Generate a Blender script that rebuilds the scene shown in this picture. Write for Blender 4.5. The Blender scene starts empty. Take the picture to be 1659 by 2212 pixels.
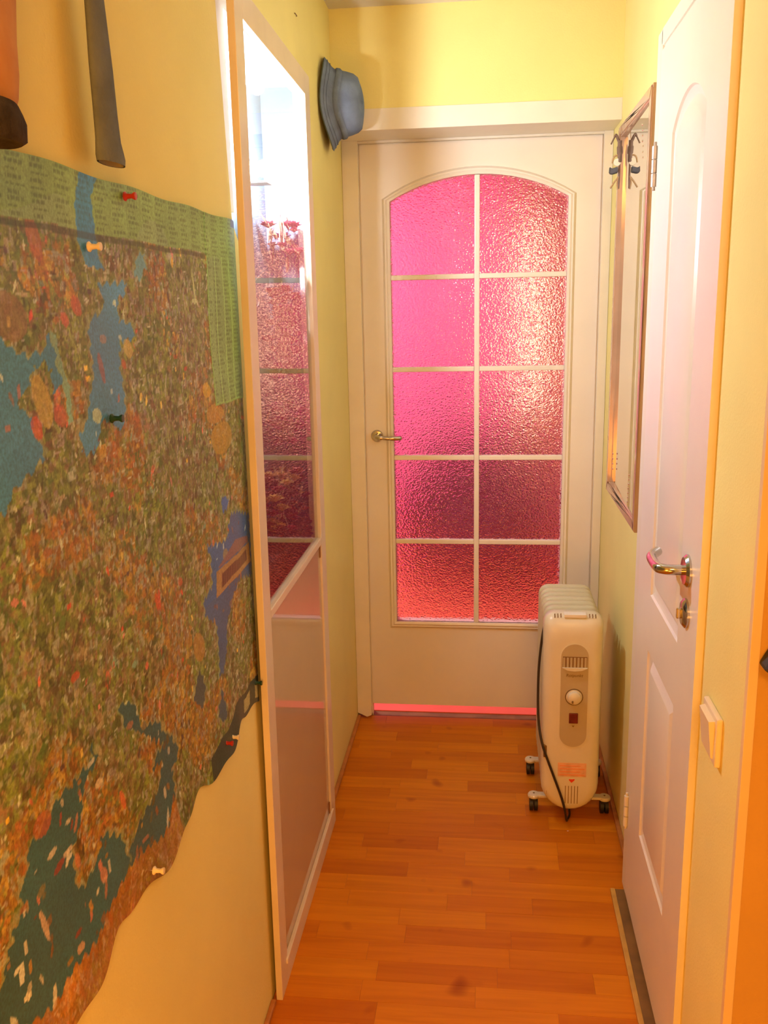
import bpy, bmesh, math, random
import numpy as np
from mathutils import Vector, Matrix, noise
from mathutils.geometry import tessellate_polygon
random.seed(7)
C = bpy.context.scene.collection
S = bpy.context.scene
PI = math.pi

# ---------------------------------------------------------------- camera
cam_data = bpy.data.cameras.new('camera')
cam = bpy.data.objects.new('camera', cam_data)
C.objects.link(cam)
cam_data.sensor_fit = 'VERTICAL'
cam_data.sensor_height = 24.0
cam_data.lens = 24.0 * 1947.8 / 2212
cam_data.clip_start = 0.02
Rr = Vector((0.99358662, 0.11118255, -0.02059285))
Uu = Vector((-0.00488167, 0.22412751, 0.9745476))
Ff = Vector((-0.11296812, 0.96819693, -0.22323285))
m = Matrix((Rr, Uu, -Ff)).transposed().to_4x4()
m.translation = Vector((0, 0, 1.52328))
cam.matrix_world = m
S.camera = cam

# ---------------------------------------------------------------- world, lights, exposure
S.view_settings.view_transform = 'Standard'
S.view_settings.look = 'None'
S.view_settings.gamma = 1
S.view_settings.use_curve_mapping = False
S.view_settings.exposure = 0.25

w = bpy.data.worlds.new('world')
S.world = w
w.use_nodes = True
w.node_tree.nodes['Background'].inputs[0].default_value = (1.0, 0.50, 0.15, 1)
w.node_tree.nodes['Background'].inputs[1].default_value = 0.30


def area(name, loc, target, size, power, color, sy=None):
    l = bpy.data.lights.new(name, 'AREA')
    l.energy = power
    l.color = color
    l.size = size
    if sy:
        l.shape = 'RECTANGLE'
        l.size_y = sy
    o = bpy.data.objects.new(name, l)
    C.objects.link(o)
    o.location = loc
    o.rotation_euler = (Vector(target) - Vector(loc)).to_track_quat('-Z', 'Y').to_euler()
    return o


def point(name, loc, power, color, r):
    l = bpy.data.lights.new(name, 'POINT')
    l.energy = power
    l.color = color
    l.shadow_soft_size = r
    o = bpy.data.objects.new(name, l)
    C.objects.link(o)
    o.location = loc
    return o


# warm ceiling lamp of the hall behind the camera, and a low warm lamp in that hall
area('hall_ceiling_light', (0.25, -0.75, 2.3), (-0.05, 1.9, 0.5), 0.45, 25, (1.0, 0.48, 0.11))
point('hall_lamp_light', (0.05, 0.05, 0.60), 14.0, (1.0, 0.34, 0.03), 0.16)
point('side_fill_light', (-0.36, 0.12, 0.80), 18.0, (1.0, 0.40, 0.05), 0.10)  # unseen fill light, added to warm the lower right side
# the lamp in the room behind the glazed door
area('pink_room_ceiling_light', (-1.35, 4.3, 2.30), (-0.6, 4.7, 0), 0.5, 37, (1.0, 0.92, 0.92))
# tube light in the lit wall cabinet
BULB_STRENGTH = 2400
TUBE_STRENGTH = 10

# ---------------------------------------------------------------- materials


def mat(name, color, rough=0.6, metal=0.0, spec=0.5, var=0.0, vscale=6.0, bump=0.0, bscale=60.0, coat=0.0, emis=None,
        emis_s=0.0, var2=None, detail=6.0):
    M = bpy.data.materials.new(name)
    M.use_nodes = True
    nt = M.node_tree
    b = nt.nodes['Principled BSDF']
    b.inputs['Roughness'].default_value = rough
    b.inputs['Metallic'].default_value = metal
    b.inputs['Specular IOR Level'].default_value = spec
    b.inputs['Coat Weight'].default_value = coat
    b.inputs['Coat Roughness'].default_value = 0.08
    co = nt.nodes.new('ShaderNodeTexCoord')
    n = nt.nodes.new('ShaderNodeTexNoise')
    n.inputs['Scale'].default_value = vscale
    n.inputs['Detail'].default_value = detail
    nt.links.new(co.outputs['Object'], n.inputs['Vector'])
    r = nt.nodes.new('ShaderNodeMix')
    r.data_type = 'RGBA'
    c2 = var2 if var2 else tuple(max(0, c * (1 - var)) for c in color)
    r.inputs[6].default_value = (*color, 1)
    r.inputs[7].default_value = (*c2, 1)
    mr = nt.nodes.new('ShaderNodeMapRange')
    mr.inputs[1].default_value = 0.35
    mr.inputs[2].default_value = 0.65
    nt.links.new(n.outputs[0], mr.inputs[0])
    nt.links.new(mr.outputs[0], r.inputs[0])
    nt.links.new(r.outputs[2], b.inputs['Base Color'])
    if bump:
        n2 = nt.nodes.new('ShaderNodeTexNoise')
        n2.inputs['Scale'].default_value = bscale
        n2.inputs['Detail'].default_value = 4
        nt.links.new(co.outputs['Object'], n2.inputs['Vector'])
        bp = nt.nodes.new('ShaderNodeBump')
        bp.inputs['Strength'].default_value = bump
        bp.inputs['Distance'].default_value = 0.002
        nt.links.new(n2.outputs[0], bp.inputs['Height'])
        nt.links.new(bp.outputs[0], b.inputs['Normal'])
    if emis:
        b.inputs['Emission Color'].default_value = (*emis, 1)
        b.inputs['Emission Strength'].default_value = emis_s
    return M


YEL = (0.86, 0.75, 0.30)
m_wall = mat('yellow_wallpaper', YEL, 0.85, spec=0.2, var=0.06, vscale=3.5, bump=0.35, bscale=220)
m_ceil = mat('ceiling_paint', (0.75, 0.70, 0.58), 0.9, spec=0.1, var=0.1, bump=0.1)
m_white = mat('white_door_paint', (0.80, 0.74, 0.66), 0.32, var=0.05, vscale=5, bump=0.06, bscale=90)
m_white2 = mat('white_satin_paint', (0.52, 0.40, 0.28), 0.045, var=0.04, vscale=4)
m_trim = mat('white_trim_paint', (0.80, 0.74, 0.62), 0.4, var=0.05, vscale=9)
m_frame = mat('cream_cabinet_paint', (0.78, 0.66, 0.53), 0.3, var=0.08, vscale=10)
m_chrome = mat('satin_chrome', (0.62, 0.58, 0.54), 0.14, metal=1, var=0.2, vscale=40)
m_brass = mat('old_hinge_metal', (0.66, 0.62, 0.58), 0.35, metal=0.3, var=0.3, vscale=30)
m_woodtrim = mat('floor_edge_wood', (0.55, 0.20, 0.045), 0.45, var=0.3, vscale=30)
m_dark = mat('dark_gap', (0.05, 0.03, 0.02), 0.9, var=0.2)
m_sill = mat('brown_threshold', (0.26, 0.13, 0.03), 0.6, var=0.35, vscale=14)
m_edge = mat('pale_edge_strip', (0.62, 0.36, 0.08), 0.4, var=0.25, vscale=20)
m_black = mat('black_rubber', (0.012, 0.008, 0.007), 0.5, var=0.3)
m_cream = mat('cream_plastic', (0.73, 0.66, 0.50), 0.3, var=0.05, vscale=8, bump=0.05)
m_cream2 = mat('beige_plastic', (0.50, 0.40, 0.24), 0.35, var=0.06, vscale=8)
m_fin = mat('enamelled_steel', (0.60, 0.55, 0.38), 0.35, var=0.06, vscale=8)
m_cord = mat('brown_cable', (0.03, 0.014, 0.006), 0.5, var=0.3)
m_red = mat('red_plastic', (0.5, 0.03, 0.02), 0.3, var=0.3)
m_redsw = mat('red_switch', (0.17, 0.015, 0.008), 0.25, var=0.3, vscale=80)
m_hat = mat('blue_hat_cloth', (0.19, 0.25, 0.38), 0.95, spec=0.1, var=0.25, vscale=25, bump=0.6, bscale=160)
m_sleeve = mat('dark_grey_cloth', (0.19, 0.21, 0.22), 0.95, spec=0.1, var=0.25, vscale=20, bump=0.7, bscale=250)
m_tan = mat('orange_tan_cloth', (0.74, 0.40, 0.14), 0.8, spec=0.2, var2=(0.50, 0.18, 0.04), vscale=9, bump=0.5, bscale=30)
m_cuff = mat('dark_knit_cuff', (0.07, 0.055, 0.045), 0.95, spec=0.1, var=0.4, vscale=60, bump=0.8, bscale=300)
m_cuffin = mat('cuff_lining', (0.42, 0.36, 0.24), 0.9, var=0.2)
m_rose = mat('pink_copper_frame', (0.62, 0.40, 0.26), 0.16, metal=0.25, var=0.15, vscale=12)
m_framedark = mat('dark_frame_side', (0.10, 0.075, 0.045), 0.5, var=0.3, vscale=40)
m_switch = mat('switch_plastic', (0.82, 0.68, 0.48), 0.3, var=0.03)
m_blue = mat('pale_blue_liner', (0.085, 0.135, 0.185), 0.6, var=0.10, vscale=2.5)
m_case = mat('white_case', (0.85, 0.85, 0.85), 0.5, var=0.04)
m_basket = mat('brown_basket', (0.10, 0.028, 0.016), 0.8, var=0.5, vscale=40, bump=0.8, bscale=90)
m_pinkwall = mat('pink_room_wall', (0.92, 0.23, 0.50), 0.8, var2=(0.80, 0.12, 0.34), vscale=22, detail=2)
m_curtain = mat('peach_curtain', (0.95, 0.60, 0.42), 0.8, var=0.1, vscale=8)
m_pinkwardrobe = mat('dusty_pink_wardrobe', (0.70, 0.28, 0.30), 0.5, var=0.1)
m_chair = mat('plum_armchair', (0.22, 0.02, 0.08), 0.8, var=0.2)
m_pinkfloor = mat('pink_room_floor', (0.95, 0.20, 0.11), 0.4, var=0.15, vscale=4)
m_clip = mat('brown_clip', (0.30, 0.12, 0.04), 0.4, var=0.3)
m_bulb = mat('lit_bulb', (1, 1, 1), 0.5, emis=(0.93, 0.96, 1.0), emis_s=BULB_STRENGTH)
m_tube = mat('lit_tube', (1, 1, 1), 0.5, emis=(0.93, 0.97, 1.0), emis_s=TUBE_STRENGTH)
m_stain = mat('grime', (0.25, 0.15, 0.05), 0.9, var=0.4)
m_bag = mat('dark_brown_leather', (0.03, 0.016, 0.01), 0.6, var=0.4, vscale=30, bump=0.4)
m_bead = mat('pink_corner_bead', (0.80, 0.58, 0.34), 0.5, var=0.08)


def mirror_mat():
    M = bpy.data.materials.new('mirror_silver')
    M.use_nodes = True
    b = M.node_tree.nodes['Principled BSDF']
    b.inputs['Metallic'].default_value = 1
    b.inputs['Roughness'].default_value = 0.015
    co = M.node_tree.nodes.new('ShaderNodeTexCoord')
    n = M.node_tree.nodes.new('ShaderNodeTexNoise')
    n.inputs['Scale'].default_value = 5
    M.node_tree.links.new(co.outputs['Object'], n.inputs['Vector'])
    r = M.node_tree.nodes.new('ShaderNodeValToRGB')
    r.color_ramp.elements[0].color = (0.70, 0.72, 0.70, 1)
    r.color_ramp.elements[1].color = (0.76, 0.78, 0.76, 1)
    M.node_tree.links.new(n.outputs[0], r.inputs[0])
    M.node_tree.links.new(r.outputs[0], b.inputs['Base Color'])
    return M


def clear_glass(name, tint=(1, 1, 1), smudge=0.0):
    """thin pane: transparent plus a Schlick reflection, so lamps shine through it"""
    M = bpy.data.materials.new(name)
    M.use_nodes = True
    nt = M.node_tree
    nt.nodes.clear()
    out = nt.nodes.new('ShaderNodeOutputMaterial')
    tr = nt.nodes.new('ShaderNodeBsdfTransparent')
    tr.inputs[0].default_value = (*tint, 1)
    gl = nt.nodes.new('ShaderNodeBsdfGlossy')
    gl.inputs['Roughness'].default_value = 0.02
    lw = nt.nodes.new('ShaderNodeLayerWeight')
    lw.inputs[0].default_value = 0.5
    p = nt.nodes.new('ShaderNodeMath')
    p.operation = 'POWER'
    p.inputs[1].default_value = 5
    ma = nt.nodes.new('ShaderNodeMath')
    ma.operation = 'MULTIPLY_ADD'
    ma.inputs[1].default_value = 0.96
    ma.inputs[2].default_value = 0.04
    mx = nt.nodes.new('ShaderNodeMixShader')
    nt.links.new(lw.outputs['Facing'], p.inputs[0])
    nt.links.new(p.outputs[0], ma.inputs[0])
    nt.links.new(ma.outputs[0], mx.inputs[0])
    nt.links.new(tr.outputs[0], mx.inputs[1])
    nt.links.new(gl.outputs[0], mx.inputs[2])
    nt.links.new(mx.outputs[0], out.inputs[0])
    return M


def ripple_glass():
    M = bpy.data.materials.new('hammered_glass')
    M.use_nodes = True
    nt = M.node_tree
    b = nt.nodes['Principled BSDF']
    b.inputs['Base Color'].default_value = (1.0, 0.93, 0.95, 1)
    b.inputs['Transmission Weight'].default_value = 1
    b.inputs['Roughness'].default_value = 0.12
    b.inputs['IOR'].default_value = 1.45
    co = nt.nodes.new('ShaderNodeTexCoord')
    n = nt.nodes.new('ShaderNodeTexNoise')
    n.inputs['Scale'].default_value = 120
    n.inputs['Detail'].default_value = 2
    n.inputs['Distortion'].default_value = 0.2
    mp = nt.nodes.new('ShaderNodeMapping')
    mp.inputs['Rotation'].default_value = (0, 0.6, 0)
    mp.inputs['Scale'].default_value = (0.9, 1, 1.15)
    nt.links.new(co.outputs['Object'], mp.inputs[0])
    nt.links.new(mp.outputs[0], n.inputs['Vector'])
    v = nt.nodes.new('ShaderNodeTexVoronoi')
    v.inputs['Scale'].default_value = 150
    nt.links.new(mp.outputs[0], v.inputs['Vector'])
    ad = nt.nodes.new('ShaderNodeMath')
    ad.operation = 'ADD'
    nt.links.new(n.outputs[0], ad.inputs[0])
    nt.links.new(v.outputs[0], ad.inputs[1])
    bp = nt.nodes.new('ShaderNodeBump')
    bp.inputs['Strength'].default_value = 0.40
    bp.inputs['Distance'].default_value = 0.004
    nt.links.new(ad.outputs[0], bp.inputs['Height'])
    nt.links.new(bp.outputs[0], b.inputs['Normal'])
    return M


def plank_mat():
    M = bpy.data.materials.new('orange_laminate')
    M.use_nodes = True
    nt = M.node_tree
    b = nt.nodes['Principled BSDF']
    b.inputs['Roughness'].default_value = 0.42
    b.inputs['Specular IOR Level'].default_value = 0.22
    oi = nt.nodes.new('ShaderNodeObjectInfo')
    geo = nt.nodes.new('ShaderNodeNewGeometry')
    mp = nt.nodes.new('ShaderNodeMapping')
    mp.inputs['Scale'].default_value = (3.0, 45, 1)
    ad = nt.nodes.new('ShaderNodeVectorMath')
    ad.operation = 'ADD'
    cb = nt.nodes.new('ShaderNodeCombineXYZ')
    nt.links.new(oi.outputs['Random'], cb.inputs[2])
    sc = nt.nodes.new('ShaderNodeVectorMath')
    sc.operation = 'SCALE'
    sc.inputs[3].default_value = 40
    nt.links.new(cb.outputs[0], sc.inputs[0])
    nt.links.new(geo.outputs['Position'], mp.inputs[0])
    nt.links.new(mp.outputs[0], ad.inputs[0])
    nt.links.new(sc.outputs[0], ad.inputs[1])
    n = nt.nodes.new('ShaderNodeTexNoise')
    n.inputs['Scale'].default_value = 1
    n.inputs['Detail'].default_value = 5
    n.inputs['Distortion'].default_value = 0.6
    nt.links.new(ad.outputs[0], n.inputs['Vector'])
    r1 = nt.nodes.new('ShaderNodeValToRGB')
    r1.color_ramp.elements[0].color = (0.54, 0.150, 0.003, 1)
    r1.color_ramp.elements[1].color = (0.70, 0.245, 0.006, 1)
    e = r1.color_ramp.elements.new(0.5)
    e.color = (0.63, 0.195, 0.004, 1)
    nt.links.new(oi.outputs['Random'], r1.inputs[0])
    r2 = nt.nodes.new('ShaderNodeValToRGB')
    r2.color_ramp.elements[0].position = 0.3
    r2.color_ramp.elements[0].color = (0.84, 0.78, 0.7, 1)
    r2.color_ramp.elements[1].position = 0.62
    r2.color_ramp.elements[1].color = (1, 1, 1, 1)
    nt.links.new(n.outputs[0], r2.inputs[0])
    # knots
    n3 = nt.nodes.new('ShaderNodeTexNoise')
    n3.inputs['Scale'].default_value = 11
    n3.inputs['Detail'].default_value = 1
    nt.links.new(geo.outputs['Position'], n3.inputs['Vector'])
    r3 = nt.nodes.new('ShaderNodeValToRGB')
    r3.color_ramp.elements[0].position = 0.19
    r3.color_ramp.elements[0].color = (0.6, 0.45, 0.35, 1)
    r3.color_ramp.elements[1].position = 0.31
    r3.color_ramp.elements[1].color = (1, 1, 1, 1)
    nt.links.new(n3.outputs[0], r3.inputs[0])
    a = nt.nodes.new('ShaderNodeMix')
    a.data_type = 'RGBA'
    a.blend_type = 'MULTIPLY'
    a.inputs[0].default_value = 1
    nt.links.new(r1.outputs[0], a.inputs[6])
    nt.links.new(r2.outputs[0], a.inputs[7])
    a2 = nt.nodes.new('ShaderNodeMix')
    a2.data_type = 'RGBA'
    a2.blend_type = 'MULTIPLY'
    a2.inputs[0].default_value = 1
    nt.links.new(a.outputs[2], a2.inputs[6])
    nt.links.new(r3.outputs[0], a2.inputs[7])
    nt.links.new(a2.outputs[2], b.inputs['Base Color'])
    return M


def map_mat():
    M = bpy.data.materials.new('printed_map')
    M.use_nodes = True
    nt = M.node_tree
    b = nt.nodes['Principled BSDF']
    b.inputs['Roughness'].default_value = 0.38
    b.inputs['Specular IOR Level'].default_value = 0.4
    at = nt.nodes.new('ShaderNodeAttribute')
    at.attribute_name = 'print'
    co = nt.nodes.new('ShaderNodeTexCoord')
    n = nt.nodes.new('ShaderNodeTexNoise')
    n.inputs['Scale'].default_value = 260
    n.inputs['Detail'].default_value = 3
    nt.links.new(co.outputs['Object'], n.inputs['Vector'])
    r = nt.nodes.new('ShaderNodeValToRGB')
    r.color_ramp.elements[0].position = 0.3
    r.color_ramp.elements[0].color = (0.72, 0.72, 0.72, 1)
    r.color_ramp.elements[1].position = 0.7
    r.color_ramp.elements[1].color = (1.2, 1.2, 1.2, 1)
    nt.links.new(n.outputs[0], r.inputs[0])
    a = nt.nodes.new('ShaderNodeMix')
    a.data_type = 'RGBA'
    a.blend_type = 'MULTIPLY'
    a.inputs[0].default_value = 1
    nt.links.new(at.outputs['Color'], a.inputs[6])
    nt.links.new(r.outputs[0], a.inputs[7])
    nt.links.new(a.outputs[2], b.inputs['Base Color'])
    return M


m_mirror = mirror_mat()
m_glass = clear_glass('cabinet_glass')
m_wrap = clear_glass('cellophane', (0.97, 0.95, 0.96))
m_ripple = ripple_glass()
m_plank = plank_mat()
m_map = map_mat()

# ---------------------------------------------------------------- helpers


def link(name, bm, material, parent=None, smooth=None):
    me = bpy.data.meshes.new(name)
    bmesh.ops.recalc_face_normals(bm, faces=bm.faces[:])
    bm.to_mesh(me)
    bm.free()
    me.materials.append(material)
    if smooth is not None:
        for p in me.polygons:
            p.use_smooth = True
        me.set_sharp_from_angle(angle=math.radians(smooth))
    o = bpy.data.objects.new(name, me)
    C.objects.link(o)
    if parent:
        o.parent = parent
        o.matrix_parent_inverse = parent.matrix_world.inverted()
    return o


def setp(o, label=None, cat=None, group=None, kind=None):
    for k, v in (('label', label), ('category', cat), ('group', group), ('kind', kind)):
        if v:
            o[k] = v
    return o


def empty(name, loc=(0, 0, 0), **kw):
    o = bpy.data.objects.new(name, None)
    C.objects.link(o)
    o.location = loc
    o.empty_display_size = 0.05
    bpy.context.view_layer.update()
    return setp(o, **kw)


def box(bm, x0, x1, y0, y1, z0, z1, bev=0.0, seg=2):
    t = bmesh.new()
    vs = [t.verts.new((x, y, z)) for x in (x0, x1) for y in (y0, y1) for z in (z0, z1)]
    for f in ((0, 1, 3, 2), (4, 6, 7, 5), (0, 4, 5, 1), (2, 3, 7, 6), (0, 2, 6, 4), (1, 5, 7, 3)):
        t.faces.new([vs[i] for i in f])
    bmesh.ops.recalc_face_normals(t, faces=t.faces[:])
    if bev:
        bmesh.ops.bevel(t, geom=t.edges[:], offset=bev, segments=seg, affect='EDGES', profile=0.6)
    merge(bm, t)
    return bm


def merge(bm, t):
    me = bpy.data.meshes.new('tmp')
    t.to_mesh(me)
    t.free()
    bm.from_mesh(me)
    bpy.data.meshes.remove(me)


def nb(*a, **k):
    return box(bmesh.new(), *a, **k)


def tube(bm, pts, r, n=8, cap=True):
    """round tube along pts; r number or list"""
    pts = [Vector(p) for p in pts]
    rs = r if isinstance(r, (list, tuple)) else [r] * len(pts)
    rings = []
    up = None
    for i, p in enumerate(pts):
        d = (pts[min(i + 1, len(pts) - 1)] - pts[max(i - 1, 0)]).normalized()
        if up is None:
            up = Vector((0, 0, 1)) if abs(d.z) < 0.9 else Vector((1, 0, 0))
        a = d.cross(up).normalized()
        b_ = a.cross(d).normalized()
        up = b_
        rings.append([bm.verts.new(p + rs[i] * (math.cos(t) * a + math.sin(t) * b_)) for t in
                      [2 * PI * k / n for k in range(n)]])
    for i in range(len(rings) - 1):
        for k in range(n):
            bm.faces.new((rings[i][k], rings[i][(k + 1) % n], rings[i + 1][(k + 1) % n], rings[i + 1][k]))
    if cap:
        bm.faces.new(rings[0][::-1])
        bm.faces.new(rings[-1])
    return bm


def smooth_path(pts, n=6):
    pts = [Vector(p) for p in pts]
    out = []
    for i in range(len(pts) - 1):
        p0, p1, p2, p3 = pts[max(i - 1, 0)], pts[i], pts[i + 1], pts[min(i + 2, len(pts) - 1)]
        for k in range(n):
            t = k / n
            out.append(0.5 * ((2 * p1) + (-p0 + p2) * t + (2 * p0 - 5 * p1 + 4 * p2 - p3) * t * t + (
                    -p0 + 3 * p1 - 3 * p2 + p3) * t ** 3))
    out.append(pts[-1])
    return out


def lathe(bm, prof, center, axis='z', n=24, scale=(1, 1), mod=None):
    """prof: list of (h, r) along the axis"""
    c = Vector(center)
    ax = {'x': (Vector((1, 0, 0)), Vector((0, 1, 0)), Vector((0, 0, 1))),
          'y': (Vector((0, 1, 0)), Vector((1, 0, 0)), Vector((0, 0, 1))),
          'z': (Vector((0, 0, 1)), Vector((1, 0, 0)), Vector((0, 1, 0)))}[axis]
    rings = []
    for j, (h, r) in enumerate(prof):
        ring = []
        for k in range(n):
            t = 2 * PI * k / n
            p = c + ax[0] * h + ax[1] * (r * scale[0] * math.cos(t)) + ax[2] * (r * scale[1] * math.sin(t))
            if mod:
                p = mod(p, j, t)
            ring.append(bm.verts.new(p))
        rings.append(ring)
    for i in range(len(rings) - 1):
        for k in range(n):
            bm.faces.new((rings[i][k], rings[i][(k + 1) % n], rings[i + 1][(k + 1) % n], rings[i + 1][k]))
    for ring, rr in ((rings[0], prof[0][1]), (rings[-1], prof[-1][1])):
        if rr > 1e-5:
            bm.faces.new(ring)
    bmesh.ops.remove_doubles(bm, verts=bm.verts[:], dist=1e-6)
    return bm


def to3(plane, u, v, w_):
    # plane 'y': u=x, v=z, w=y ; plane 'x': u=y, v=z, w=x
    return Vector((u, w_, v)) if plane == 'y' else Vector((w_, u, v))


def poly_holes(bm, plane, w_, outer, holes):
    """flat polygon with holes; vertices are returned loop by loop"""
    loops = [outer] + holes
    flat = [p for l in loops for p in l]
    tris = tessellate_polygon([[Vector((u, v, 0)) for u, v in l] for l in loops])
    vs = [bm.verts.new(to3(plane, u, v, w_)) for u, v in flat]
    for t in tris:
        try:
            bm.faces.new([vs[i] for i in t])
        except ValueError:
            pass
    out, k = [], 0
    for l in loops:
        out.append(vs[k:k + len(l)])
        k += len(l)
    return out


def loop_at(bm, plane, w_, pts):
    return [bm.verts.new(to3(plane, u, v, w_)) for u, v in pts]


def bridge(bm, a, b_):
    n = len(a)
    for k in range(n):
        bm.faces.new((a[k], a[(k + 1) % n], b_[(k + 1) % n], b_[k]))


def fill(bm, plane, pts, verts):
    for t in tessellate_polygon([[Vector((u, v, 0)) for u, v in pts]]):
        try:
            bm.faces.new([verts[i] for i in t])
        except ValueError:
            pass


def slab(bm, plane, w0, w1, pts):
    a = loop_at(bm, plane, w0, pts)
    b_ = loop_at(bm, plane, w1, pts)
    fill(bm, plane, pts, a)
    fill(bm, plane, pts, b_)
    bridge(bm, a, b_)
    return bm


def arch_rect(u0, u1, v0, spring, apex, n=16):
    """closed loop: bottom-left, bottom-right, arch from right spring to left spring"""
    c = (u0 + u1) / 2
    h = (u1 - u0) / 2
    r = apex - spring
    R = (h * h + r * r) / (2 * r)
    cv = apex - R
    a = math.asin(h / R)
    pts = [(u0, v0), (u1, v0)]
    for k in range(n + 1):
        t = a - 2 * a * k / n
        pts.append((c + R * math.sin(t), cv + R * math.cos(t)))
    return pts


# ---------------------------------------------------------------- structure
XL, XLF, XR, XRN, D, B = -0.475, -0.482, 0.3976, 0.375, 3.153, 2.9625
CE = 2.40

bm = bmesh.new()
slab(bm, 'x', -0.62, XL, [(-2.0, 0), (1.790, 0), (1.790, 1.62), (1.722, 1.68), (1.690, 2.06), (1.690, CE), (-2.0, CE)])
box(bm, -0.62, XL, 1.690, 2.435, 2.082, CE)
box(bm, -0.62, XLF, 2.435, 3.20, 0, CE)
box(bm, -0.68, -0.62, 1.4, 2.7, 0, CE)
setp(link('wall_left', bm, m_wall), kind='structure')

bm = bmesh.new()
box(bm, XR, 0.55, 2.19, 3.20, 0, CE)
box(bm, XR, 0.55, 1.545, 2.19, 2.085, CE)
box(bm, XRN, 0.55, 1.255, 1.545, 0, CE)
box(bm, 0.47, 0.55, 1.545, 2.19, 0, 2.085)
setp(link('wall_right', bm, m_wall), kind='structure')
m_orange = mat('orange_end_face', (0.60, 0.34, 0.09), 0.85, spec=0.2, var=0.08, vscale=4, bump=0.3, bscale=200)
setp(link('wall_hall', nb(XRN + 0.002, 1.9, 1.2545, 1.2549, 0, CE), m_orange), kind='structure')  # thin sheet over the wall end, darker and more orange
setp(link('wall_hall_far', nb(0.55, 1.9, 1.255, 1.40, 0, CE), m_wall), kind='structure')
setp(link('trim_1', nb(XRN - 0.0015, XRN + 0.012, 1.2535, 1.268, 0, CE, bev=0.001), m_bead), kind='structure')

bm = bmesh.new()
box(bm, XLF, XR, B, 3.16, 2.1143, CE)
setp(link('wall_back', bm, m_wall), kind='structure')
setp(link('trim_2', nb(XLF, XR, B - 0.004, 3.16, 2.0519, 2.1143, bev=0.0015), m_trim), kind='structure')

bm = bmesh.new()
box(bm, -0.68, 1.9, -2.0, 3.20, CE, CE + 0.08)
setp(link('ceiling', bm, m_ceil), kind='structure')

floor = setp(link('floor', nb(-0.62, 1.9, -2.0, 3.20, -0.06, -0.0035), m_sill), kind='structure')
# laminate strips laid across the corridor
pw = 0.0655
y = 0.86
row = 0
plank_meshes = {}
for row in range(36):
    y0 = 0.86 + row * pw
    if y0 + pw > 3.20:
        break
    x = -0.482 - random.uniform(0, 0.28)
    while x < XR:
        L = random.choice((0.22, 0.28, 0.34, 0.40, 0.26))
        xa, xb = max(x, -0.474), min(x + L, XR - 0.001)
        x += L
        if xb - xa < 0.02:
            continue
        o = link('plank', nb(xa + 0.0002, xb - 0.0002, y0 + 0.0002, y0 + pw - 0.0002, -0.0035, 0.0 + random.uniform(-0.00025, 0.0)), m_plank, floor)

# floor in front of the end wall (under the frame), one board field
setp(link('baseboard_left', nb(XLF, XLF + 0.013, 2.436, 3.13, 0, 0.014, bev=0.004), m_woodtrim), kind='structure')
setp(link('baseboard_right', nb(XR - 0.013, XR, 2.205, 3.13, 0, 0.014, bev=0.004), m_woodtrim), kind='structure')
link('baseboard_left_near', nb(XL, XL + 0.012, 0.2, 1.688, 0, 0.012, bev=0.004), m_woodtrim)
bpy.data.objects['baseboard_left_near'].name = 'trim_3'
setp(bpy.data.objects['trim_3'], kind='structure')

# ---------------------------------------------------------------- room behind the glazed door
pinkwalls = bmesh.new()
box(pinkwalls, -1.9, 1.9, 5.45, 5.55, 0, CE)
box(pinkwalls, -2.0, -1.9, 3.20, 5.55, 0, CE)
box(pinkwalls, 1.9, 2.0, 3.20, 5.55, 0, CE)
box(pinkwalls, -1.9, -0.52, 3.20, 3.26, 0, CE)
box(pinkwalls, 0.44, 1.9, 3.20, 3.26, 0, CE)
box(pinkwalls, -0.52, 0.44, 3.20, 3.26, 2.10, CE)
setp(link('wall_far_room', pinkwalls, m_pinkwall), kind='structure')
setp(link('floor_far_room', nb(-2, 2, 3.20, 5.55, -0.06, 0.0), m_pinkfloor), kind='structure')
setp(link('ceiling_far_room', nb(-2, 2, 3.20, 5.55, CE, CE + 0.08), m_pinkwall), kind='structure')

# curtain: pleated sheet
bm = bmesh.new()
N = 60
prev = None
for k in range(N + 1):
    t = k / N
    x = 0.14 + 0.24 * t
    yy = 5.30 + 0.035 * math.sin(t * 2 * PI * 6)
    a, b_ = bm.verts.new((x, yy, 0.55)), bm.verts.new((x, yy, 2.3))
    a2, b2 = bm.verts.new((x, yy + 0.006, 0.55)), bm.verts.new((x, yy + 0.006, 2.3))
    if prev:
        bm.faces.new((prev[0], a, b_, prev[1]))
        bm.faces.new((prev[2], prev[3], b2, a2))
    prev = (a, b_, a2, b2)
setp(link('curtain', bm, m_curtain, smooth=60), label='pale peach pleated curtain seen as a light streak behind the door glass', cat='curtain')
fl = empty('floor_lamp', (0.235, 5.0, 0), label='tall glowing paper floor lamp blurred behind the right glass panes', cat='lamp')
m_paper = mat('lit_paper', (0.9, 0.7, 0.5), 0.8, emis=(1.0, 0.66, 0.42), emis_s=2.4)
link('lamp_shade', tube(bmesh.new(), [(0.235, 5.0, 0.95), (0.235, 5.0, 1.95)], 0.042, 20), m_paper, fl, smooth=60)
link('pole', tube(bmesh.new(), [(0.235, 5.0, 0.02), (0.235, 5.0, 0.95)], 0.012, 10), m_dark, fl)
link('base', lathe(bmesh.new(), [(0.0, 0.12), (0.02, 0.12), (0.03, 0.02)], (0.235, 5.0, 0), 'z', 24), m_dark, fl)
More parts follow.
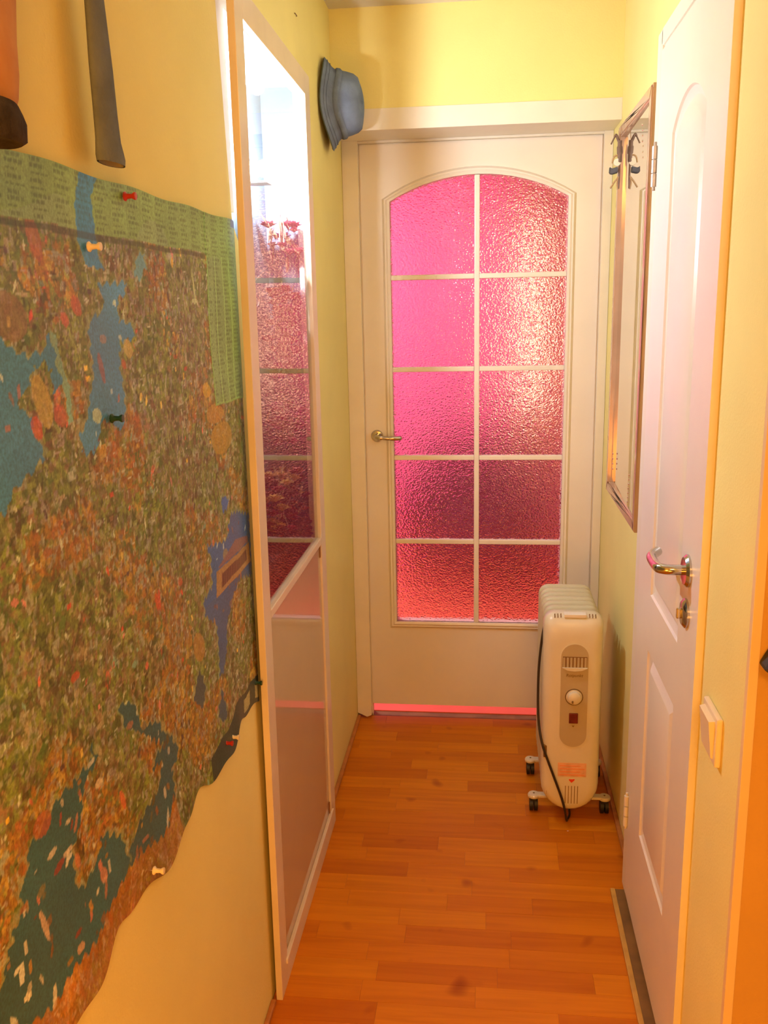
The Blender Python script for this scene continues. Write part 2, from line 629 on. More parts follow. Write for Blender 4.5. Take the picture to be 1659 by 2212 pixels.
# wardrobe on the right of the pink room
wd = empty('wardrobe', (0.85, 5.1, 0), label='dusty pink wardrobe blurred behind the right glass panes', cat='wardrobe')
link('body', nb(0.42, 1.3, 4.85, 5.40, 0, 2.15, bev=0.01), m_pinkwardrobe, wd)
link('door', nb(0.43, 0.855, 4.83, 4.852, 0.06, 2.12, bev=0.005), m_pinkwardrobe, wd)
link('door', nb(0.862, 1.29, 4.83, 4.852, 0.06, 2.12, bev=0.005), m_pinkwardrobe, wd)
ac = empty('armchair', (-0.13, 4.75, 0), label='dark plum armchair blurred behind the lower door panes', cat='armchair')
link('seat', nb(-0.36, 0.12, 4.55, 5.05, 0.16, 0.42, bev=0.05, seg=3), m_chair, ac)
link('backrest', nb(-0.36, 0.12, 4.98, 5.14, 0.34, 0.80, bev=0.06, seg=3), m_chair, ac)
link('armrest', nb(-0.46, -0.35, 4.55, 5.1, 0.16, 0.58, bev=0.04, seg=3), m_chair, ac)
link('armrest', nb(0.11, 0.22, 4.55, 5.1, 0.16, 0.58, bev=0.04, seg=3), m_chair, ac)
for lx in (-0.40, 0.16):
    for ly in (4.6, 5.05):
        link('leg', tube(bmesh.new(), [(lx, ly, 0), (lx, ly, 0.17)], 0.018), m_dark, ac)

# ---------------------------------------------------------------- far glazed door
d1 = empty('door_1', (-0.03, D, 0), kind='structure')
u0, u1, gb, gs, ga = -0.3273, 0.2611, 0.3822, 1.8604, 1.9379
bm = bmesh.new()
rect = [(-0.425, 0.050), (0.365, 0.050), (0.365, 2.0417), (-0.425, 2.0417)]
hole = arch_rect(u0, u1, gb, gs, ga)
f_ = poly_holes(bm, 'y', D, rect, [hole])
k_ = poly_holes(bm, 'y', D + 0.04, rect, [hole])
bridge(bm, f_[0], k_[0])
bridge(bm, f_[1], k_[1])
link('leaf', bm, m_white, d1)
# raised bead around the opening
bm = bmesh.new()
prof = [(0.000, 0.004), (0.0, -0.007), (0.008, -0.010), (0.014, -0.007), (0.018, -0.008), (0.024, -0.003), (0.026, 0.0005)]
prev = None
for off, dy in prof:
    pts = arch_rect(u0 - off, u1 + off, gb - off, gs + off * 0.35, ga + off)
    cur = loop_at(bm, 'y', D + dy, pts)
    if prev:
        bridge(bm, prev, cur)
    prev = cur
link('glazing_bead', bm, m_white, d1, smooth=25)
ms = [1.6137, 1.3043, 0.9942, 0.6878]
link('muntin', nb(-0.0447, -0.0270, D - 0.003, D + 0.018, gb, ga - 0.001, bev=0.003), m_white, d1)
for z in ms:
    for a, b_ in ((u0, -0.0447), (-0.0270, u1)):
        link('muntin', nb(a, b_, D - 0.003, D + 0.018, z - 0.0085, z + 0.0085, bev=0.003), m_white, d1)
zs = [gb] + ms[::-1]
for (a, b_) in ((u0, -0.0447), (-0.0270, u1)):
    for i, z in enumerate(zs):
        lo = z + (0.0085 if i else 0)
        if i < 4:
            pts = [(a, lo), (b_, lo), (b_, zs[i + 1] - 0.0085), (a, zs[i + 1] - 0.0085)]
        else:
            arc = hole[2:]
            if a < -0.1:
                arc = [p for p in arc if p[0] < b_]
                # height of arch at the muntin
                pts = [(a, lo), (b_, lo), (b_, ga - 0.001)] + arc
            else:
                arc = [p for p in arc if p[0] > a]
                pts = [(a, lo), (b_, lo)] + arc + [(a, ga - 0.001)]
        link('glass_pane', slab(bmesh.new(), 'y', D + 0.006, D + 0.010, pts), m_ripple, d1)
# frame of that door
fr = bmesh.new()
slab(fr, 'y', D - 0.022, D + 0.05, [(XLF + 0.001, 0.02), (-0.446, 0.004), (-0.4285, 0.012), (-0.4285, 2.046), (-0.4285, 2.0515), (XLF + 0.001, 2.0515)])
slab(fr, 'y', D - 0.022, D + 0.05, [(0.3685, 0.0), (XR - 0.001, 0.0), (XR - 0.001, 2.0515), (0.3685, 2.0515)])
box(fr, -0.4285, 0.3685, D - 0.015, D + 0.05, 2.0445, 2.0515)
box(fr, -0.4285, -0.4253, D + 0.004, D + 0.03, 0.0, 2.044)
box(fr, 0.3653, 0.3685, D + 0.004, D + 0.03, 0.0, 2.044)
box(fr, -0.4285, 0.3685, D + 0.004, D + 0.03, 2.0420, 2.0445)
link('door_frame', fr, m_trim, d1)
hd = link('door_handle', lathe(bmesh.new(), [(0, 0.0215), (-0.004, 0.0215), (-0.008, 0.018), (-0.009, 0.0)], (-0.3862, D, 1.073), 'y', 28), m_chrome, d1, smooth=40)
bm = bmesh.new()
tube(bm, smooth_path([(-0.386, D - 0.006, 1.073), (-0.386, D - 0.030, 1.073), (-0.380, D - 0.043, 1.073), (-0.365, D - 0.047, 1.072),
                      (-0.330, D - 0.046, 1.070), (-0.295, D - 0.038, 1.0705)]), [0.009] * 12 + [0.0085] * 6 + [0.0075] * 6 + [0.0085] * 6 + [0.004], n=12)
link('lever', bm, m_chrome, hd, smooth=50)

# ---------------------------------------------------------------- right panelled door
d2 = empty('door_2', (0.362, 1.82, 0), kind='structure')
XD = 0.362
rect = [(1.5227, 0.025), (2.118, 0.025), (2.118, 2.033), (1.5227, 2.033)]


def inset_loop(kind, o):
    if kind == 'up':
        a = 0.885 + o
        # far side (larger y) low spring, arch over the middle
        return arch_rect(1.6700 + o, 1.9600 - o, a, 1.845 - o * 0.5, 1.900 - o, n=14)
    return [(1.672 + o, 0.288 + o), (1.962 - o, 0.288 + o), (1.962 - o, 0.755 - o), (1.672 + o, 0.755 - o)]


bm = bmesh.new()
holes = [inset_loop('up', 0), inset_loop('low', 0)]
loops = poly_holes(bm, 'x', XD, rect, holes)
back = loop_at(bm, 'x', XD + 0.038, rect)
fill(bm, 'x', rect, back)
bridge(bm, loops[0], back)
for kind, lp in (('up', loops[1]), ('low', loops[2])):
    prev = lp
    for o_, dx in ((0.003, 0.0044), (0.014, 0.0092), (0.018, 0.0096), (0.021, 0.0084), (0.034, 0.0018), (0.038, 0.0006)):
        pts = inset_loop(kind, o_)
        cur = loop_at(bm, 'x', XD + dx, pts)
        bridge(bm, prev, cur)
        prev = cur
    fill(bm, 'x', pts, prev)
link('leaf', bm, m_white, d2, smooth=22)
fr = bmesh.new()
box(fr, 0.3705, XR + 0.005, 2.121, 2.190, 0.0, 2.037, bev=0.002)
box(fr, 0.3660, XR + 0.005, 2.137, 2.195, 0.0, 2.083, bev=0.004)
box(fr, 0.3705, XR + 0.005, 1.548, 2.137, 2.036, 2.083, bev=0.002)
box(fr, 0.3660, XR + 0.005, 1.548, 2.150, 2.048, 2.085, bev=0.004)
box(fr, 0.3735, XR + 0.05, 1.5245, 1.5415, 0.0, 2.085, bev=0.001)
link('door_frame', fr, m_trim, d2)
link('frame_gap', nb(0.380, 0.46, 1.5420, 1.5449, 0.0, 2.085), m_dark, d2)
# threshold
th = bmesh.new()
box(th, 0.3425, 0.47, 1.30, 2.155, 0, 0.006, bev=0.001)
link('threshold', th, m_sill, d2)
link('edge_strip', nb(0.330, 0.3425, 1.30, 2.155, 0, 0.0085, bev=0.002), m_edge, d2)
for zc in (1.805, 0.253):
    bm = bmesh.new()
    for i in range(3):
        tube(bm, [(0.3585, 2.128, zc - 0.042 + i * 0.0285), (0.3585, 2.128, zc - 0.042 + i * 0.0285 + 0.0265)], 0.0068, 12)
    tube(bm, [(0.3585, 2.128, zc - 0.050), (0.3585, 2.128, zc + 0.050)], 0.0035, 8)
    link('hinge', bm, m_brass if zc > 1 else m_trim, d2, smooth=40)
h = link('door_handle', lathe(bmesh.new(), [(0, 0.030), (-0.004, 0.030), (-0.009, 0.025), (-0.0105, 0.0)], (XD, 1.610, 1.046), 'x', 28), m_chrome, d2, smooth=40)
bm = bmesh.new()
pth = smooth_path([(XD - 0.006, 1.612, 1.047), (XD - 0.030, 1.612, 1.047), (XD - 0.044, 1.618, 1.047), (XD - 0.050, 1.632, 1.046), (XD - 0.050, 1.68, 1.044), (XD - 0.047, 1.712, 1.045), (XD - 0.032, 1.733, 1.049)])
tube(bm, pth, 0.0095, 14)
link('lever', bm, m_chrome, h, smooth=50)
ke = link('key_escutcheon', lathe(bmesh.new(), [(0, 0.0275), (-0.004, 0.0275), (-0.009, 0.021), (-0.010, 0.0)], (XD, 1.608, 0.9665), 'x', 28), m_chrome, d2, smooth=40)
bm = bmesh.new()
box(bm, XD - 0.018, XD - 0.009, 1.6045, 1.6115, 0.956, 0.977, bev=0.003)
link('thumb_turn', bm, m_chrome, ke)

# light switch
sw = empty('light_switch', (XRN, 1.415, 0.83), label='cream square rocker light switch on the yellow wall right of the door', cat='light switch')
link('plate', nb(XRN - 0.010, XRN, 1.368, 1.462, 0.788, 0.872, bev=0.004, seg=3), m_switch, sw)
bm = bmesh.new()
pr_ = [(1.381, 0.797), (1.449, 0.797), (1.449, 0.863), (1.381, 0.863)]
a = loop_at(bm, 'x', XRN - 0.009, pr_)
b_ = [bm.verts.new((XRN - dx, y_, z_)) for (y_, z_), dx in zip([(1.383, 0.799), (1.447, 0.799), (1.447, 0.861), (1.383, 0.861)], (0.013, 0.013, 0.0195, 0.0195))]
bridge(bm, a, b_)
bm.faces.new(b_)
link('rocker', bm, m_switch, sw)

# ---------------------------------------------------------------- lit cabinet in the left wall
cab = empty('display_cabinet', (XL, 2.06, 0), label='tall lit wall cabinet with white glazed door and pale blue inside', cat='cabinet')
XB = -0.575
bm = bmesh.new()
box(bm, XB - 0.012, XB, 1.70, 2.43, 0.0, 2.078)       # back board
box(bm, XB, XL - 0.003, 1.7915, 1.797, 0.0, 1.63)
box(bm, XB, XL - 0.003, 1.7305, 1.737, 1.70, 2.078)             # near side
box(bm, XB, -0.4885, 2.414, 2.430, 0.0, 2.078)        # far side
link('case', bm, m_blue, cab)
bm = bmesh.new()
box(bm, -0.4885, -0.4755, 2.398, 2.433, 0.0, 2.080)   # white face frame, far
box(bm, -0.4885, -0.4756, 1.6905, 1.742, 1.70, 2.080)
box(bm, -0.4905, -0.4755, 1.7125, 2.433, 2.050, 2.080)
box(bm, XB, -0.4905, 1.70, 2.43, 2.066, 2.080)
link('face_frame', bm, m_case, cab)
link('shelf', nb(XB, -0.480, 1.7, 2.414, 0.868, 0.880), m_case, cab)
# door: stiles, rails, glass, lower panel; leans out slightly at the top
dr_ = []
tilt = math.radians(0.22)


def tx(bm):
    for v in bm.verts:
        v.co.x += math.tan(tilt) * v.co.z * max(0.0, 1.0 - max(0.0, v.co.y - 1.70) / 0.73) - 0.001
    return bm


X0, X1 = -0.4645, -0.4500
door = link('door', tx(nb(X0, X1, 1.697, 1.758, 0.0, 2.090, bev=0.0015)), m_frame, cab)
link('stile', tx(nb(X0, X1, 2.3655, 2.430, 0.0, 2.090, bev=0.0015)), m_frame, door)
link('top_rail', tx(nb(X0, X1, 1.758, 2.3655, 2.036, 2.090, bev=0.0015)), m_frame, door)
link('middle_rail', tx(nb(X0, X1, 1.758, 2.3655, 0.886, 0.905, bev=0.002)), m_frame, door)
link('bottom_rail', tx(nb(X0, X1, 1.758, 2.3655, 0.0, 0.062, bev=0.0015)), m_frame, door)
link('bottom_bead', tx(nb(X1 - 0.006, X1 + 0.004, 1.745, 2.385, 0.056, 0.068, bev=0.002)), m_frame, door)
link('glass_pane', tx(nb(-0.4595, -0.4590, 1.756, 2.367, 0.904, 2.038)), m_glass, door)
link('lower_panel', tx(nb(-0.4600, -0.4560, 1.756, 2.367, 0.060, 0.888)), m_white2, door)
for yy, zz in ((1.7605, 0.868), (2.358, 0.868), (2.358, 0.085), (1.7605, 0.088)):
    link('clip', tx(nb(-0.456, -0.4525, yy - 0.0035, yy + 0.0035, zz - 0.018, zz + 0.018, bev=0.001)), m_clip, door)

# tube fixture and bulb inside
fx = empty('tube_light', (-0.54, 2.0, 2.06), label='white tube light fitting inside the cabinet top', cat='lamp')
link('housing', nb(-0.572, -0.535, 1.739, 2.225, 2.040, 2.066, bev=0.004), m_case, fx)
link('end_cap', tube(bmesh.new(), [(-0.541, 2.225, 2.030), (-0.541, 2.245, 2.030)], 0.018, 20), m_case, fx, smooth=40)
link('tube', tube(bmesh.new(), [(-0.541, 1.742, 2.030), (-0.541, 2.225, 2.030)], 0.013, 16), m_tube, fx, smooth=40)
lb = empty('spotlight', (-0.55, 2.19, 1.84), label='glaring white bulb low on the cabinet back wall', cat='lamp')
bm = bmesh.new()
bmesh.ops.create_uvsphere(bm, u_segments=20, v_segments=12, radius=0.019)
bmesh.ops.translate(bm, verts=bm.verts[:], vec=(-0.522, 2.19, 1.841))
link('bulb', bm, m_bulb, lb, smooth=60)
link('light_block_plate', nb(XB, -0.508, 2.165, 2.215, 1.806, 1.811, bev=0.001), m_case, lb)  # plate added under the bulb to block its downward light
link('socket', lathe(bmesh.new(), [(0.0, 0.024), (0.014, 0.022), (0.030, 0.013)], (XB, 2.19, 1.841), 'x', 20), m_case, lb, smooth=30)

# dried flowers in the cabinet
PET = [mat('petal_red', (0.36, 0.035, 0.04), 0.7, var=0.4, vscale=60), mat('petal_pink', (0.50, 0.17, 0.24), 0.7, var=0.3, vscale=60),
       mat('petal_rust', (0.40, 0.12, 0.06), 0.7, var=0.4, vscale=60), mat('petal_yellow', (0.70, 0.42, 0.10), 0.7, var=0.3, vscale=60),
       mat('petal_brown', (0.20, 0.07, 0.035), 0.8, var=0.4, vscale=60)]
m_leaf = mat('dried_leaf', (0.34, 0.22, 0.12), 0.7, var=0.5, vscale=50)
m_stem = mat('dry_stem', (0.50, 0.40, 0.24), 0.7, var=0.3)


def bloom(bm, c, r):
    c = Vector(c)
    for layer in range(3):
        n = 6
        rr = r * (1 - layer * 0.27)
        for k in range(n):
            a_ = 2 * PI * (k + layer * 0.5) / n + random.uniform(-.2, .2)
            d = Vector((math.cos(a_), math.sin(a_), 0))
            lift = 0.15 + layer * 0.45
            t = Vector((-d.y, d.x, 0))
            p0 = c + Vector((0, 0, -r * 0.3))
            p1 = c + d * rr * 0.6 + t * rr * 0.42 + Vector((0, 0, rr * lift * 0.5))
            p2 = c + d * rr * 1.0 + Vector((0, 0, rr * lift * 0.9))
            p3 = c + d * rr * 0.6 - t * rr * 0.42 + Vector((0, 0, rr * lift * 0.5))
            p4 = c + d * rr * 0.5 + Vector((0, 0, rr * lift * 0.2))
            v = [bm.verts.new(p) for p in (p0, p1, p2, p3, p4)]
            bm.faces.new((v[0], v[1], v[4]))
            bm.faces.new((v[1], v[2], v[4]))
            bm.faces.new((v[2], v[3], v[4]))
            bm.faces.new((v[3], v[0], v[4]))


def leafs(bm, c, L, d):
    c = Vector(c)
    d = Vector(d).normalized()
    s = d.cross(Vector((0.9, 0.2, 0.3))).normalized()
    n = 6
    prev = None
    for k in range(n + 1):
        t = k / n
        wd_ = L * 0.24 * math.sin(PI * min(1, t * 0.97 + 0.02)) * (1 + 0.25 * (k % 2))
        p = c + d * L * t + Vector((0, 0, -0.15 * L * t * t))
        cur = (bm.verts.new(p - s * wd_), bm.verts.new(p + Vector((0.002, 0, 0.001))), bm.verts.new(p + s * wd_))
        if prev:
            bm.faces.new((prev[0], prev[1], cur[1], cur[0]))
            bm.faces.new((prev[1], prev[2], cur[2], cur[1]))
        prev = cur


def bouquet(label, yc, z0, z1, mats, n, wrap, xr=(-0.555, -0.485), yr=0.09, group=None):
    e = empty('dried_bouquet', (-0.525, yc, z0), label=label, cat='flowers')
    for mi in mats:
        for _ in range(n // len(mats)):
            bm = bmesh.new()
            t = random.random() ** 0.8
            z = z0 + (z1 - z0) * t
            wy = yr * (0.55 + 0.45 * math.sin(PI * min(1, t * 1.1)))
            bloom(bm, (random.uniform(*xr), yc + random.uniform(-wy, wy), z), random.uniform(0.016, 0.027))
            o = link('blossom', bm, PET[mi], e)
    bm = bmesh.new()
    for _ in range(20):
        z = random.uniform(z0, z1)
        leafs(bm, (random.uniform(*xr), yc + random.uniform(-yr, yr) * 0.7, z), random.uniform(0.03, 0.055),
              (random.uniform(-0.2, 0.2), random.uniform(-1, 1), random.uniform(-.6, .9)))
    setp(link('foliage', bm, m_leaf, e), kind='stuff')
    bm = bmesh.new()
    for _ in range(9):
        yy = yc + random.uniform(-0.02, 0.02)
        xx = random.uniform(-0.535, -0.51)
        tube(bm, [(xx, yy, z1 + random.uniform(0.0, 0.02)), (xx + random.uniform(-.01, .01), yy + random.uniform(-.05, .05), z0 + 0.02)], 0.0013, 5)
    setp(link('stem', bm, m_stem, e), kind='stuff')
    if wrap:
        bm = bmesh.new()
        N, K = 28, 10
        rows_ = []
        for j in range(K + 1):
            t = j / K
            r_ = yr * (0.25 + 0.95 * t ** 0.7)
            ring = []
            for k in range(N):
                a_ = 2 * PI * k / N
                q = r_ * (1 + 0.10 * math.sin(7 * a_ + 3 * t) + 0.05 * random.random())
                ring.append(bm.verts.new((-0.524 + 0.42 * q * math.cos(a_) * 0.9, yc + q * math.sin(a_), z1 + 0.03 - (z1 - z0 + 0.03) * t)))
            rows_.append(ring)
        for j in range(K):
            for k in range(N):
                bm.faces.new((rows_[j][k], rows_[j][(k + 1) % N], rows_[j + 1][(k + 1) % N], rows_[j + 1][k]))
        link('wrapping', bm, m_wrap, e)
    return e


bouquet('topmost small pink bouquet just under the bulb, in cellophane', 2.335, 1.645, 1.735, (1, 1), 10, True, yr=0.05)
bouquet('long hanging bouquet of red and rust flowers', 2.325, 1.34, 1.57, (0, 2, 1), 75, False, yr=0.065)
bouquet('lower hanging bouquet of dark pink roses', 2.31, 1.175, 1.28, (1, 0), 34, False, yr=0.07)
bouquet('dense arrangement of brown and yellow dried flowers above the basket', 2.20, 0.985, 1.115, (4, 3, 4, 2, 0), 90, False, yr=0.19)
bk = empty('flower_basket', (-0.53, 2.1, 0.88), label='dark brown wicker box on the cabinet shelf holding dried flowers', cat='basket')
bm = nb(-0.566, -0.486, 1.80, 2.40, 0.880, 0.955, bev=0.004)
link('body', bm, m_basket, bk)
for i in range(4):
    bm = bmesh.new()
    pts = [(-0.4845 + 0.002 * math.sin(k * 0.9 + i * PI), 1.80 + k * 0.01, 0.892 + i * 0.017) for k in range(61)]
    tube(bm, pts, 0.004, 6)
    link('weave_strand', bm, m_basket, bk, smooth=60)
bm = tube(bmesh.new(), smooth_path([(-0.490, 2.09, 1.602), (-0.495, 2.03, 1.600), (-0.50, 1.955, 1.575), (-0.50, 1.965, 1.555), (-0.50, 2.00, 1.538), (-0.50, 1.955, 1.519), (-0.51, 1.93, 1.50)]), 0.0011, 6)
setp(link('wire', bm, m_chrome), label='thin looped grey wire hanging behind the cabinet glass', cat='wire')
setp(link('staple', tube(bmesh.new(), [(XL, 2.392, 2.227), (XL + 0.002, 2.394, 2.227), (XL + 0.002, 2.415, 2.227), (XL, 2.417, 2.227)], 0.0012, 6), m_stain), label='tiny brown staple in the yellow wall above the cabinet', cat='staple')

# ---------------------------------------------------------------- map on the left wall
W_ = {
'r1': [(1.06, 1.689), (1.111, 1.691), (1.087, 1.66), (1.09, 1.628), (1.097, 1.585), (1.111, 1.574), (1.057, 1.577), (1.041, 1.604), (1.041, 1.644)],
'r2': [(1.089, 1.556), (1.177, 1.56), (1.169, 1.545), (1.145, 1.536), (1.145, 1.512), (1.192, 1.504), (1.195, 1.487), (1.145, 1.484), (1.136, 1.455), (1.139, 1.425), (1.14, 1.401), (1.128, 1.378), (1.106, 1.374), (1.092, 1.391), (1.058, 1.39), (1.053, 1.365), (1.03, 1.356), (1.005, 1.361), (1.0, 1.384), (1.021, 1.398), (1.035, 1.428), (1.046, 1.442), (1.051, 1.455), (1.048, 1.477), (1.048, 1.51), (1.065, 1.516), (1.105, 1.526)],
'canal': [(0.946, 1.502), (0.958, 1.501), (0.965, 1.471), (0.981, 1.439), (0.984, 1.399), (0.973, 1.399), (0.969, 1.435), (0.953, 1.466)],
'pond': [(1.214, 1.591), (1.247, 1.6), (1.249, 1.58), (1.225, 1.564), (1.206, 1.567)],
'sea': [(0.849, 1.498), (0.864, 1.488), (0.9, 1.48), (0.931, 1.485), (0.941, 1.499), (0.951, 1.489), (0.955, 1.461), (0.967, 1.442), (0.942, 1.44), (0.941, 1.462), (0.926, 1.472), (0.905, 1.467), (0.892, 1.447), (0.871, 1.444), (0.87, 1.43), (0.891, 1.418), (0.891, 1.403), (0.901, 1.387), (0.911, 1.373), (0.884, 1.365), (0.844, 1.354), (0.822, 1.339), (0.812, 1.332), (0.70, 1.34), (0.70, 1.50)],
'stripw': [(1.549, 1.195), (1.584, 1.178), (1.542, 1.163), (1.526, 1.183)],
'rw': [(1.588, 1.152), (1.632, 1.147), (1.719, 1.122), (1.719, 1.069), (1.716, 1.02), (1.711, 0.997), (1.618, 1.019), (1.567, 0.995), (1.533, 0.965), (1.518, 0.953), (1.512, 0.921), (1.484, 0.891), (1.454, 0.885), (1.46, 0.941), (1.463, 0.98), (1.409, 1.019), (1.407, 1.043), (1.454, 1.054), (1.453, 1.112), (1.433, 1.132), (1.523, 1.116), (1.553, 1.116), (1.564, 1.139)],
'w3': [(1.459, 0.868), (1.488, 0.809), (1.461, 0.795), (1.438, 0.824)],
'w4': [(1.352, 0.941), (1.38, 0.907), (1.364, 0.868), (1.319, 0.898)],
'w5': [(1.038, 1.025), (1.077, 1.01), (1.099, 0.983), (1.091, 0.971), (1.157, 0.946), (1.19, 0.907), (1.236, 0.863), (1.225, 0.851), (1.201, 0.837), (1.199, 0.799), (1.163, 0.782), (1.123, 0.786), (1.058, 0.791), (1.004, 0.807), (1.05, 0.832), (1.113, 0.852), (1.145, 0.856), (1.163, 0.884), (1.121, 0.891), (1.135, 0.904), (1.18, 0.899), (1.051, 0.988)],
'w6': [(0.945, 1.015), (0.952, 0.995), (0.908, 0.996), (0.867, 0.999), (0.837, 0.992), (0.818, 0.985), (0.786, 0.982), (0.786, 0.962), (0.764, 0.955), (0.762, 0.928), (0.744, 0.919), (0.722, 0.889), (0.71, 0.872), (0.60, 0.86), (0.60, 0.80), (0.761, 0.800), (0.807, 0.787), (0.848, 0.79), (0.917, 0.78), (0.966, 0.78), (1.025, 0.800), (1.007, 0.854), (0.956, 0.884), (0.946, 0.863), (0.899, 0.859), (0.88, 0.872), (0.88, 0.92), (0.907, 0.942), (0.92, 0.979), (0.966, 0.987)],
}
MY0, MY1, MZ0, MZ1 = 0.42, 1.722, 0.735, 1.682
st = 0.0021
NY = int((MY1 - MY0) / st)
NZ = int((MZ1 - MZ0) / st)
rng = np.random.default_rng(5)
yy, zz = np.meshgrid(np.linspace(MY0, MY1, NY), np.linspace(MZ0, MZ1, NZ))   # rows: z


def inpoly(poly, jit=0.0):
    ys, zs_ = yy + jit * np.sin(zz * 310 + yy * 170), zz + jit * np.sin(yy * 270 - zz * 150)
    ins = np.zeros(yy.shape, bool)
    n = len(poly)
    for i in range(n):
        (ax, ay), (bx, by) = poly[i], poly[(i + 1) % n]
        if ay == by:
            continue
        c = ((ay > zs_) != (by > zs_)) & (ys < (bx - ax) * (zs_ - ay) / (by - ay) + ax)
        ins ^= c
    return ins


def smooth_noise(cells):
    a = rng.random((cells + 2, cells + 2))
    u = (yy - MY0) / (MY1 - MY0) * cells
    v = (zz - MZ0) / (MZ1 - MZ0) * cells
    i, j = u.astype(int), v.astype(int)
    fu, fv = u - i, v - j
    fu, fv = fu * fu * (3 - 2 * fu), fv * fv * (3 - 2 * fv)
    return (a[j, i] * (1 - fu) + a[j, i + 1] * fu) * (1 - fv) + (a[j + 1, i] * (1 - fu) + a[j + 1, i + 1] * fu) * fv


def lin(r, g, b_):
    return np.array([((c / 255) ** 2.2) for c in (r, g, b_)])


img = np.zeros(yy.shape + (3,))
img[:] = lin(118, 112, 62)
pal_green = [lin(*c) for c in ((118, 120, 58), (136, 136, 62), (98, 98, 52), (92, 108, 54), (150, 146, 78), (84, 82, 44))]
pal_brown = [lin(*c) for c in ((134, 104, 70), (158, 126, 88), (104, 76, 52), (120, 84, 62), (176, 146, 110), (88, 66, 44), (150, 104, 76), (128, 110, 78))]
pal_warm = [lin(*c) for c in ((168, 112, 52), (184, 128, 56), (150, 92, 46), (196, 148, 72), (140, 84, 44), (120, 92, 40), (172, 96, 56))]
pal_pale = [lin(*c) for c in ((206, 188, 160), (222, 208, 180), (190, 170, 150), (180, 150, 140))]
pal_acc = [lin(*c) for c in ((196, 72, 54), (214, 104, 84), (220, 164, 60), (204, 120, 110), (86, 60, 66), (228, 180, 90), (130, 150, 130))]
n1, n2, n3 = smooth_noise(9), smooth_noise(14), smooth_noise(22)


def splat(count, smin, smax, chooser, region=None, elong=2.2, alpha=0.9):
    ci = rng.integers(0, NY, count)
    cj = rng.integers(0, NZ, count)
    for a_, b_ in zip(ci, cj):
        if region is not None and not region[b_, a_]:
            continue
        s = rng.uniform(smin, smax) / st
        e = rng.uniform(1, elong)
        vert = rng.random() < 0.62
        rx, ry = (s, s * e) if vert else (s * e, s)
        i0, i1 = max(0, int(a_ - rx)), min(NY, int(a_ + rx) + 1)
        j0, j1 = max(0, int(b_ - ry)), min(NZ, int(b_ + ry) + 1)
        if i1 <= i0 or j1 <= j0:
            continue
        X, Y = np.meshgrid(np.arange(i0, i1) - a_, np.arange(j0, j1) - b_)
        sh = rng.uniform(-0.6, 0.6)
        if rng.random() < 0.5:
            mk = (np.abs(X + sh * Y) <= rx * 0.8) & (np.abs(Y) <= ry * 0.8)
        else:
            mk = ((X + sh * Y) / max(rx, .5)) ** 2 + (Y / max(ry, .5)) ** 2 <= 1
        col = chooser(b_, a_) * rng.uniform(0.75, 1.25)
        sub = img[j0:j1, i0:i1]
        sub[mk] = sub[mk] * (1 - alpha) + col * alpha


def pick(p):
    return p[rng.integers(0, len(p))]


def city(j, i):
    low = 1 - j / NZ  # warmer colours lower down put the orange lamplight into the print
    t = n1[j, i] * 0.6 + n2[j, i] * 0.4
    r = rng.random()
    if n3[j, i] > 0.86 and r < 0.2:
        return pick(pal_acc)
    if r < 0.12:
        return pick(pal_pale) * 0.62
    if t + 0.25 * (low - 0.35) > 0.61 and rng.random() < 0.55 + 0.35 * low:
        return pick(pal_warm)
    return pick(pal_green) if rng.random() < (0.72 - 0.35 * low) - 0.5 * (n2[j, i] - 0.5) else pick(pal_brown)


splat(9000, 0.004, 0.011, city)
splat(30000, 0.0018, 0.0045, city, alpha=0.6)
splat(3000, 0.001, 0.0026, lambda j, i: pick(pal_pale) * 0.95, elong=3, alpha=0.7)
splat(2600, 0.001, 0.0026, lambda j, i: lin(66, 50, 34), elong=3, alpha=0.6)
splat(230, 0.0022, 0.005, lambda j, i: pick(pal_acc) * 1.1, elong=2)
# water
wcol = {'sea': (84, 128, 158), 'r1': (84, 136, 172), 'r2': (92, 136, 168), 'canal': (140, 160, 132), 'pond': (118, 150, 148),
        'stripw': (84, 108, 160), 'rw': (80, 98, 140), 'w3': (76, 92, 108), 'w4': (86, 92, 98), 'w5': (66, 96, 102), 'w6': (58, 96, 104)}
water = np.zeros(yy.shape, bool)
for k, p in W_.items():
    mk = inpoly(p, 0.0035 if k not in ('r1', 'canal') else 0.0015)
    sh = inpoly([(y_ + 0.007 * (1 if y_ > np.mean([q[0] for q in p]) else -1), z_ + 0.004) for y_, z_ in p], 0.004)
    img[sh] = img[sh] * 0.45 + lin(150, 150, 112) * 0.55 * (0.8 + 0.3 * n3[sh][:, None])
    water |= mk
    img[mk] = lin(*wcol[k]) * (0.80 + 0.36 * n2[mk][:, None])
water_r = water.copy()
boats = [lin(222, 200, 178), lin(214, 120, 100), lin(200, 180, 160), lin(170, 110, 90), lin(230, 214, 200), lin(150, 60, 50)]
splat(800, 0.0015, 0.0058, lambda j, i: pick(boats), region=water_r & (zz < 1.03) & (yy < 1.3), elong=3, alpha=0.8)
splat(800, 0.0015, 0.0042, lambda j, i: pick(boats), region=water_r & (zz > 1.03), elong=2.4, alpha=0.75)
splat(900, 0.002, 0.006, lambda j, i: pick(pal_warm + pal_brown), region=water_r & (zz < 1.03), elong=2, alpha=0.7)
